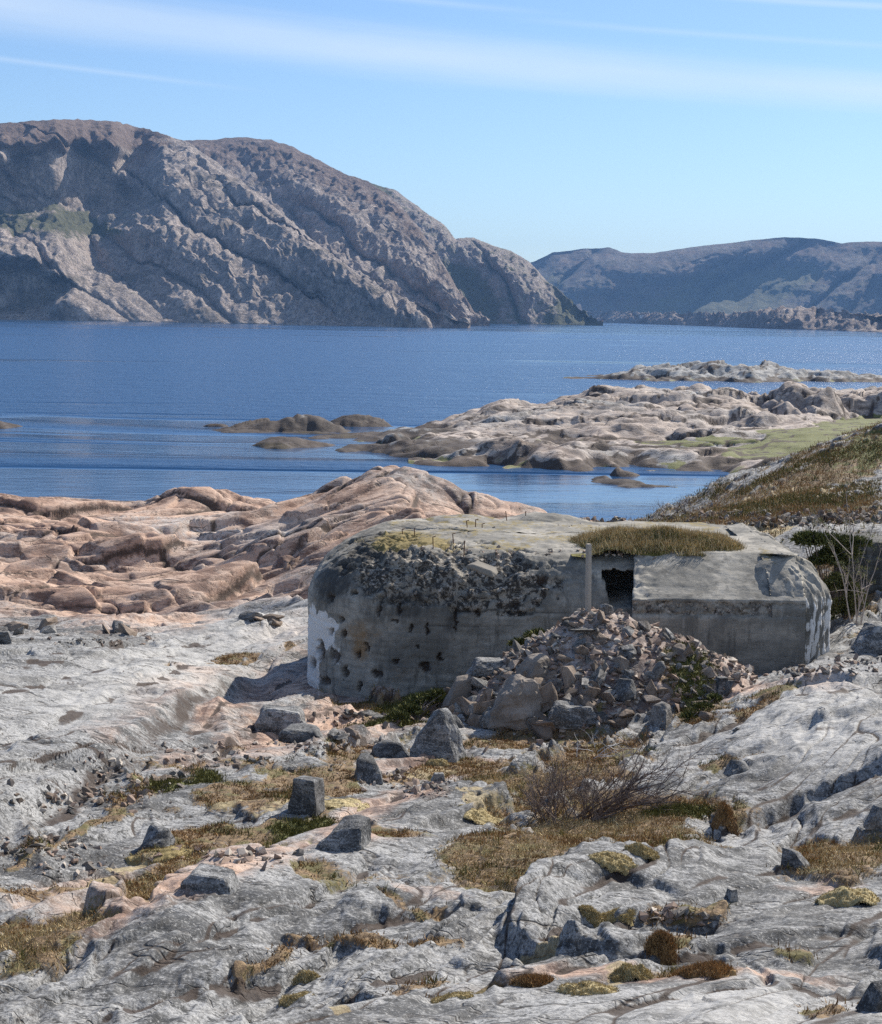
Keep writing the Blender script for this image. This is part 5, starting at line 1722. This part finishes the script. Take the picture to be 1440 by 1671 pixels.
# cushions of pale lichen and moss
def cushion(px, py, wpx, hpx, label, mat=M_LICHEN, dep=0.7, seed=0, yaw=0, cat='moss cushion', name='moss_cushion'):
    p = spot(px, py)
    s = p.y / FPX
    w, h = wpx * s, hpx * s
    n = 72
    a = np.linspace(-1, 1, n)
    gx, gy = np.meshgrid(a, a)
    q = np.sqrt(gx ** 2 + gy ** 2) * (1 + 0.35 * fbm(gx * 1.3 + seed, gy * 1.3, 2, 720))
    z = np.clip(1 - q ** 2, -0.3, 1)
    z = np.sign(z) * np.abs(z) ** 0.6
    F1 = worley(gx * 5 + seed, gy * 4, 64)[0]
    F2 = worley(gx * 14 + seed, gy * 12, 65)[0]
    z = z * (0.72 + 0.30 * fbm(gx * 1.8, gy * 1.8 + seed, 2, 725)) + np.clip(1 - q, 0, 0.3) * (0.6 * (0.45 - F1))
    x, y = gx * w / 2, gy * w * dep / 2
    c, sn = math.cos(R(yaw)), math.sin(R(yaw))
    x, y = x * c - y * sn, x * sn + y * c
    gz = 0
    for ox, oy in ((0, 0), (0.2, 0), (-0.2, 0), (0, 0.2), (0, -0.2), (0.35, 0.2), (-0.35, -0.2)):
        gz = gz + ground_z((p.x + x * 0.75 + ox * w).ravel(), (p.y + w * dep * 0.3 + y * 0.75 + oy * w).ravel()).reshape(n, n) / 7
    gz = gz - p.z
    V = np.stack([x, y, gz + h * z * 0.85 - 0.01], -1)
    o = link(name, grid_mesh(name, V, keep=(q < 1.12)), mat)
    o.location = (p.x, p.y + w * dep * 0.3, p.z)
    if mat is M_LICHEN:
        ok = np.nonzero((q < 1.0).ravel())[0]
        k = RNG.choice(ok, 1500)
        b = Bag()
        blades(b, V.reshape(-1, 3)[k], RNG.uniform(0.010, 0.024, 1500), 0.0035, 1.3, 5, 0.008)
        link('fronds', b.mesh('fronds'), M_LICHEN, o)
    return tag(o, label, cat)


for k, (px, py, w, h, lab) in enumerate([
        (785, 1345, 84, 15, 'broad yellow moss cushion on bare rock left of the bare shrub'),
        (965, 1503, 38, 26, 'small round yellow moss knob on the near slab'),
        (1395, 1476, 120, 34, 'long olive yellow moss bank at the picture edge above the near slab'),
        (1050, 1400, 54, 26, 'rounded upper moss lump at the top of the near slab crest'),
        (1000, 1418, 80, 20, 'flat yellow moss strip running below the rounded lump on the crest'),
        (1035, 1600, 74, 40, 'tall cream moss mound beside a brown heather clump'),
        (960, 1622, 100, 24, 'low yellow green moss fringe left of the cream mound'),
        (500, 1603, 44, 26, 'cream moss lump in a dark cleft of the near slab'),
        (485, 1632, 56, 16, 'lower flat moss pad in the same dark cleft'),
        (715, 1250, 40, 16, 'pale cream moss at the foot of the pointed boulder'),
        (560, 1316, 90, 12, 'thin yellow moss strip right of the square block boulder'),
        (255, 1408, 110, 14, 'yellow moss ledge above the brown hollow'),
        (740, 1628, 70, 14, 'olive moss wedge low in the near slab'),
        (1010, 1492, 60, 10, 'thin moss seam in the middle of the near slab')]):
    cushion(px, py, w, h, lab, seed=k * 3.7)
for k, (px, py, w, h, lab) in enumerate([
        (1080, 1562, 52, 40, 'round dark brown heather clump behind the cream moss mound'),
        (1150, 1592, 110, 26, 'long brown heather clump in a seam of the near slab'),
        (1185, 1346, 44, 30, 'round brown heather clump at the end of the grass strip'),
        (870, 1610, 70, 18, 'low dark heather tuft in the lower slab')]):
    o = cushion(px, py, w, h, lab, M_HEATH, seed=k * 2.1 + 40, cat='heather', name='heather_clump')
    b = Bag()
    p = spot(px, py)
    s = p.y / FPX
    n = 700
    a, r = RNG.random(n) * 6.283, np.sqrt(RNG.random(n))
    P = np.stack([p.x + np.cos(a) * r * w * s * 0.48, p.y + w * s * 0.2 + np.sin(a) * r * w * s * 0.33, np.zeros(n)], -1)
    P[:, 2] = ground_z(P[:, 0], P[:, 1]) + h * s * 0.6 * np.sqrt(np.clip(1 - r * r, 0, 1))
    blades(b, P, 0.035, 0.003, 1.1, 5, 0.012)
    link('sprigs', b.mesh('sprigs', o.location), M_HEATH, o)


def grow(bag, p, d, L, r, lev, rng, kids=4, bend=0.25, up=0.15, droop=0.0):
    n = 6
    pts = [np.array(p, float)]
    d = np.array(d, float)
    for i in range(n):
        d = d + rng.normal(0, bend / n * 2.0, 3) + np.array((0, 0, up / n))
        d /= np.linalg.norm(d)
        pts.append(pts[-1] + d * L / n)
    bag.tube(pts, np.linspace(r, r * 0.45, n + 1), 4 if lev else 3)
    ends = [pts[-1]]
    if lev > 0:
        for k in range(kids):
            i = rng.integers(2, n + 1)
            dd = pts[i] - pts[i - 1]
            dd = dd / np.linalg.norm(dd) + rng.normal(0, 0.5, 3)
            dd /= np.linalg.norm(dd)
            ends += grow(bag, pts[i], dd, L * rng.uniform(0.4, 0.65), r * 0.55, lev - 1, rng, kids, bend, up)
    return ends


rg = np.random.default_rng(3)
# the bare shrub in the grassy hollow
p0 = np.array(spot(965, 1338))
b = Bag()
for i in range(15):
    a = rg.uniform(-0.35, 0.25)
    grow(b, p0 + rg.normal(0, 0.06, 3) * (1, 1, 0), (math.cos(a) * 0.9, 0.2 * rg.normal(), rg.uniform(0.35, 0.8)), rg.uniform(0.45, 0.95), 0.010, 2, rg, 5, 0.3, 0.1)
for i in range(54):
    x = rg.uniform(-0.58, 0.12)
    q = p0 + np.array((x, rg.uniform(-0.2, 0.35), 0))
    q[2] = float(ground_z(q[0], q[1])[0])
    grow(b, q, (rg.normal() * 0.45 - 0.1, rg.normal() * 0.3, 1.0), rg.uniform(0.25, 0.52), 0.0055, 2, rg, 5, 0.4, 0.1)
for i in range(5):
    grow(b, p0, (1.0, 0.1 * rg.normal(), rg.uniform(0.12, 0.3)), rg.uniform(0.6, 0.85), 0.010, 1, rg, 4, 0.3, 0.0)
o = link('bare_shrub', b.mesh('bare_shrub', p0), M_TWIG)
o.location = p0
tag(o, 'leafless grey brown shrub with twigs spreading right over the grassy hollow', 'shrub')
# bleached dead twigs by the bunker wall
p1 = np.array(spot(731, 1092))
b = Bag()
pts = [p1 + np.array((-0.02 - 0.10 * q ** 1.6 + 0.01 * math.sin(9 * q), 0.0, -0.05 + 0.74 * q)) for q in np.linspace(0, 1, 12)]
b.tube(pts, np.linspace(0.009, 0.004, 12), 5)
for i in range(3, 12):
    s = 1 if i % 2 else -1
    b.tube([pts[i], pts[i] + np.array((0.04 * s, 0, 0.02)), pts[i] + np.array((0.06 * s, 0, 0.05))], [0.005, 0.004, 0.003], 4)
o = link('dead_sapling', b.mesh('dead_sapling', p1), M_PALETWIG)
o.location = p1
tag(o, 'thin white dead sapling standing upright before the bunker wall', 'dead sapling')
p1 = np.array(spot(690, 1130))
b = Bag()
b.tube([p1, p1 + (0, 0, 0.12), p1 + (-0.005, 0, 0.30)], [0.006, 0.005, 0.004], 4)
b.tube([p1 + (0, 0, 0.12), p1 + (0.10, 0, 0.16), p1 + (0.26, 0.02, 0.15)], [0.006, 0.006, 0.004], 4)
b.tube([p1 + (0, 0, 0.25), p1 + (0.12, 0, 0.27), p1 + (0.24, 0.02, 0.24)], [0.005, 0.005, 0.004], 4)
o = link('dead_branch', b.mesh('dead_branch', p1), M_PALETWIG)
o.location = p1
tag(o, 'forked bleached branch sticking out above the green juniper', 'branch')
b = Bag()
p1 = np.array(spot(1000, 1235))
for i in range(16):
    grow(b, p1 + (rg.normal() * 0.3, rg.normal() * 0.12, 0), (rg.normal(), rg.normal() * 0.4, 0.7), rg.uniform(0.15, 0.32), 0.006, 1, rg, 4, 0.5, 0.0)
o = link('dead_brush', b.mesh('dead_brush', p1), M_PALETWIG)
o.location = p1
tag(o, 'tangle of bleached dead twigs along the lower foot of the heap', 'dead brush')


def bush(name, label, blobs, n, size, mat, Y=None, cat='bush', stems=6, z0=None):
    """Evergreen bush: leaf sprays around lumps (photo column, row, half width, half height) on a few stems."""
    C, Rr = [], []
    for (px, py, a, h) in blobs:
        if Y is None:
            q = np.array(spot(px, py + h))
            s = q[1] / FPX
            q = q + np.array((0, 0, h * s))
        else:
            q = at_depth(px, py, Y)
            s = Y / FPX
        C.append(q)
        Rr.append((a * s, max(a * s * 0.7, 0.12), h * s))
    C, Rr = np.array(C), np.array(Rr)
    base = C.mean(0)
    base[2] = float(ground_z(base[0], base[1])[0])
    e = empty(name, base)
    tag(e, label, cat)
    b = Bag()
    leaf_cloud(b, C, Rr, n, size)
    link('foliage', b.mesh('foliage', base), mat, e)
    b = Bag()
    for c, r in zip(C, Rr):
        for k in range(stems):
            t = c + RNG.normal(0, 0.4, 3) * r
            g0 = base - (0, 0, 0.02)
            b.tube([g0, (g0 + t) / 2 + RNG.normal(0, 0.03, 3), t], [0.012, 0.008, 0.004], 4)
    link('stem', b.mesh('stem', base), M_TWIG, e)
    return e


bush('juniper', 'low green juniper at the left foot of the rubble heap', [(690, 1150, 30, 20), (665, 1162, 24, 14), (712, 1140, 20, 18), (650, 1172, 20, 9)], 2600, 0.06, M_JUNIPER)
bush('juniper', 'dark green juniper in the corner of wall and heap', [(880, 1040, 26, 14), (850, 1052, 20, 10)], 900, 0.06, M_JUNIPER, Y=26.6)
bush('juniper', 'small green juniper at the right foot of the heap', [(1148, 1156, 20, 8), (1166, 1140, 12, 7), (1124, 1170, 16, 6)], 900, 0.05, M_JUNIPER)
bush('juniper', 'broad olive juniper hanging over the right shoulder of the bunker', [(1345, 888, 44, 20), (1320, 882, 26, 14), (1372, 905, 34, 20), (1352, 918, 34, 22), (1385, 888, 40, 14)], 6500, 0.085, M_JUNIPER, Y=30.9)
bush('leafy_bush', 'upright green bush in the gap between bunker end and stepped wall', [(1362, 960, 22, 30), (1375, 1000, 28, 30), (1358, 1030, 18, 30), (1385, 960, 18, 22), (1370, 1045, 30, 16), (1395, 985, 22, 40), (1400, 1035, 24, 24)], 5600, 0.06, M_JUNIPER, Y=30.2)
# bare saplings in front of that gap
for k, (px, lean, hpx) in enumerate([(1398, -4, 150), (1402, 6, 120), (1388, -18, 130), (1394, 10, 90)]):
    p1 = at_depth(px, 1072, 29.4)
    p1[2] = float(ground_z(p1[0], p1[1])[0])
    L = hpx / FPX * 29.4
    e = empty('sapling', p1)
    tag(e, ['tallest thin pale birch sapling beside the bunker end', 'short slightly right leaning sapling beside the tallest one',
            'left leaning thin sapling nearest the bunker end', 'shortest right leaning sapling in front of the stepped wall'][k], 'sapling')
    b = Bag()
    ends = grow(b, p1 - (0, 0, 0.05), (lean / 60, 0, 1), L, 0.014, 2, rg, 4, 0.15, 0.2)
    link('stem', b.mesh('stem', p1), M_BARK, e)
    b = Bag()
    leaf_cloud(b, np.array(ends), np.full((len(ends), 3), 0.06), 260, 0.035)
    link('leaves', b.mesh('leaves', p1), M_LEAF, e)
b = Bag()
p1 = np.array(spot(1110, 838))
for i in range(14):
    grow(b, p1 + (rg.normal() * 0.4, 0, 0), (rg.normal() * 0.4, 0, 1), rg.uniform(0.3, 0.7), 0.012, 1, rg, 4, 0.3, 0.1)
o = link('bare_bush', b.mesh('bare_bush', p1), M_TWIG)
o.location = p1
tag(o, 'small bare bush on the skyline above the cove', 'bush')

# grass mound on the bunker roof
d = ray(1075, 900)
pm = CAM + d * ((14.0 - CAM[2]) / d[2])
mound = empty('grass_mound', pm)
tag(mound, 'shaggy straw and olive grass mound growing on the bunker roof', 'grass mound')
n = 70
a = np.linspace(-1, 1, n)
gx, gy = np.meshgrid(a, a)
q = np.sqrt(gx ** 2 + gy ** 2) * (1 + 0.25 * fbm(gx * 1.5, gy * 1.5, 2, 740))
z = 0.27 * np.clip(1 - q ** 2.4, -0.2, 1) * (0.9 + 0.4 * fbm(gx * 2, gy * 2, 3, 745)) + 0.02
Vm = np.stack([gx * 1.52, 0.45 + gy * 1.0, z], -1)
link('turf', grid_mesh('turf', Vm, keep=q < 1.15), M_OLIVE, mound)
k = RNG.choice(n * n, 2600, p=(lambda w: w / w.sum())((q < 1.0).ravel().astype(float)))
b = Bag()
blades(b, Vm.reshape(-1, 3)[k] + np.c_[RNG.normal(0, 0.03, (2600, 2)), np.zeros(2600)], RNG.uniform(0.06, 0.16, 2600), 0.006, 0.9, 7, 0.04)
link('blades', b.mesh('blades'), M_STRAW, mound)
kk = k[Vm.reshape(-1, 3)[k][:, 1] < 0.35]
b = Bag()
blades(b, Vm.reshape(-1, 3)[kk], RNG.uniform(0.04, 0.1, len(kk)), 0.008, 1.2, 7, 0.05)
link('sprigs', b.mesh('sprigs'), M_OLIVE, mound)
# tufts on the broken roof edge
d = ray(655, 886)
pm = CAM + d * ((13.86 - CAM[2]) / d[2])
tf = empty('grass_tuft', pm)
tag(tf, 'yellow grass tuft on the bunker roof edge above the shell scars', 'grass tuft')
b = Bag()
n = 900
P = np.c_[RNG.normal(0, 0.28, n), RNG.normal(0.1, 0.12, n), np.zeros(n)]
blades(b, P, RNG.uniform(0.05, 0.12, n), 0.005, 1.0, 6, 0.03)
link('blades', b.mesh('blades'), M_STRAW, tf)

# ------------------------------------------------------------------ houses on the far shore
M_WHITE = plant_material('white_paint', (0.78, 0.78, 0.77), (0.82, 0.82, 0.80), 0.1, 0.5)
M_RED = plant_material('red_paint', (0.32, 0.06, 0.045), (0.36, 0.08, 0.06), 0.1, 0.5)
M_ROOF = plant_material('slate_roof', (0.06, 0.06, 0.065), (0.10, 0.10, 0.105), 0.1, 0.5)
M_PANE = plant_material('window_glass', (0.03, 0.04, 0.05), (0.04, 0.05, 0.06), 0.1, 0.5)
from mathutils.bvhtree import BVHTree
fo = bpy.data.objects['shore_hill']
bv = BVHTree.FromPolygons([v.co for v in fo.data.vertices], [pp.vertices for pp in fo.data.polygons])
for (px, py, mat, lab, w) in [(1049, 518, M_WHITE, 'tiny white house on the foreland across the fjord', 13), (984, 524, M_RED, 'tiny red boathouse at the waterline of the narrows', 10), (1003, 522, M_WHITE, 'small white cabin near the shore left of the white house', 7)]:
    d = Vector(ray(px, py)).normalized()
    hit = bv.ray_cast(Vector(CAM), d)
    loc = hit[0] if hit[0] is not None else Vector(at_depth(px, py, 4600))
    loc.z = max(loc.z, 1.0)
    e = empty('house', loc)
    tag(e, lab, 'house')
    def box_mesh(x0, x1, y0, y1, z0, z1):
        b = Bag()
        c = [(x, y, z) for z in (z0, z1) for x, y in ((x0, y0), (x1, y0), (x1, y1), (x0, y1))]
        q4 = [(0, 1, 5, 4), (1, 2, 6, 5), (2, 3, 7, 6), (3, 0, 4, 7), (4, 5, 6, 7), (0, 3, 2, 1)]
        b.quads(np.array([[c[i] for i in f] for f in q4], float))
        return b
    h = w * 0.5
    link('wall', box_mesh(-w / 2, w / 2, 0, w * 0.7, -3, h).mesh('wall'), mat, e)
    b = Bag()
    rz, ov = h + w * 0.34, 0.4
    ym = w * 0.35
    b.quads(np.array([[(-w / 2 - ov, -ov, h - 0.2), (w / 2 + ov, -ov, h - 0.2), (w / 2 + ov, ym, rz), (-w / 2 - ov, ym, rz)],
                      [(w / 2 + ov, w * 0.7 + ov, h - 0.2), (-w / 2 - ov, w * 0.7 + ov, h - 0.2), (-w / 2 - ov, ym, rz), (w / 2 + ov, ym, rz)]], float))
    b.tris(np.array([[(-w / 2, 0, h), (-w / 2, ym, rz - 0.2), (-w / 2, w * 0.7, h)], [(w / 2, 0, h), (w / 2, w * 0.7, h), (w / 2, ym, rz - 0.2)]], float))
    link('roof', b.mesh('roof'), M_ROOF, e)
    for wx_ in (-0.27, 0.2):
        link('window', box_mesh(wx_ * w, wx_ * w + w * 0.12, -0.06, 0.02, h * 0.35, h * 0.75).mesh('window'), M_PANE, e)

# ------------------------------------------------------------------ air
b = Bag()
hx, hy0, hy1, hz0, hz1 = 9500.0, -600.0, 9800.0, -9.0, 430.0
c = [(x, y, z) for z in (hz0, hz1) for x, y in ((-hx, hy0), (hx, hy0), (hx, hy1), (-hx, hy1))]
b.quads(np.array([[c[i] for i in f] for f in [(0, 1, 5, 4), (1, 2, 6, 5), (2, 3, 7, 6), (3, 0, 4, 7), (4, 5, 6, 7), (0, 3, 2, 1)]], float))
m = bpy.data.materials.new('haze')
m.use_nodes = True
t = NT(m.node_tree)
t.n.clear()
out = t.add('ShaderNodeOutputMaterial')
pv = t.add('ShaderNodeVolumePrincipled')
pv.inputs['Color'].default_value = (0.28, 0.54, 1.0, 1)
pv.inputs['Density'].default_value = HAZE
pv.inputs['Anisotropy'].default_value = 0.0
t.l.new(pv.outputs[0], out.inputs['Volume'])
hz = link('haze', b.mesh('haze'), m)
bmz = bmesh.new()
bmz.from_mesh(hz.data)
bmesh.ops.remove_doubles(bmz, verts=bmz.verts, dist=0.01)
bmesh.ops.recalc_face_normals(bmz, faces=bmz.faces)
bmz.to_mesh(hz.data)
bmz.free()
tag(hz, 'thin blue air haze over the fjord', 'haze', kind='stuff')
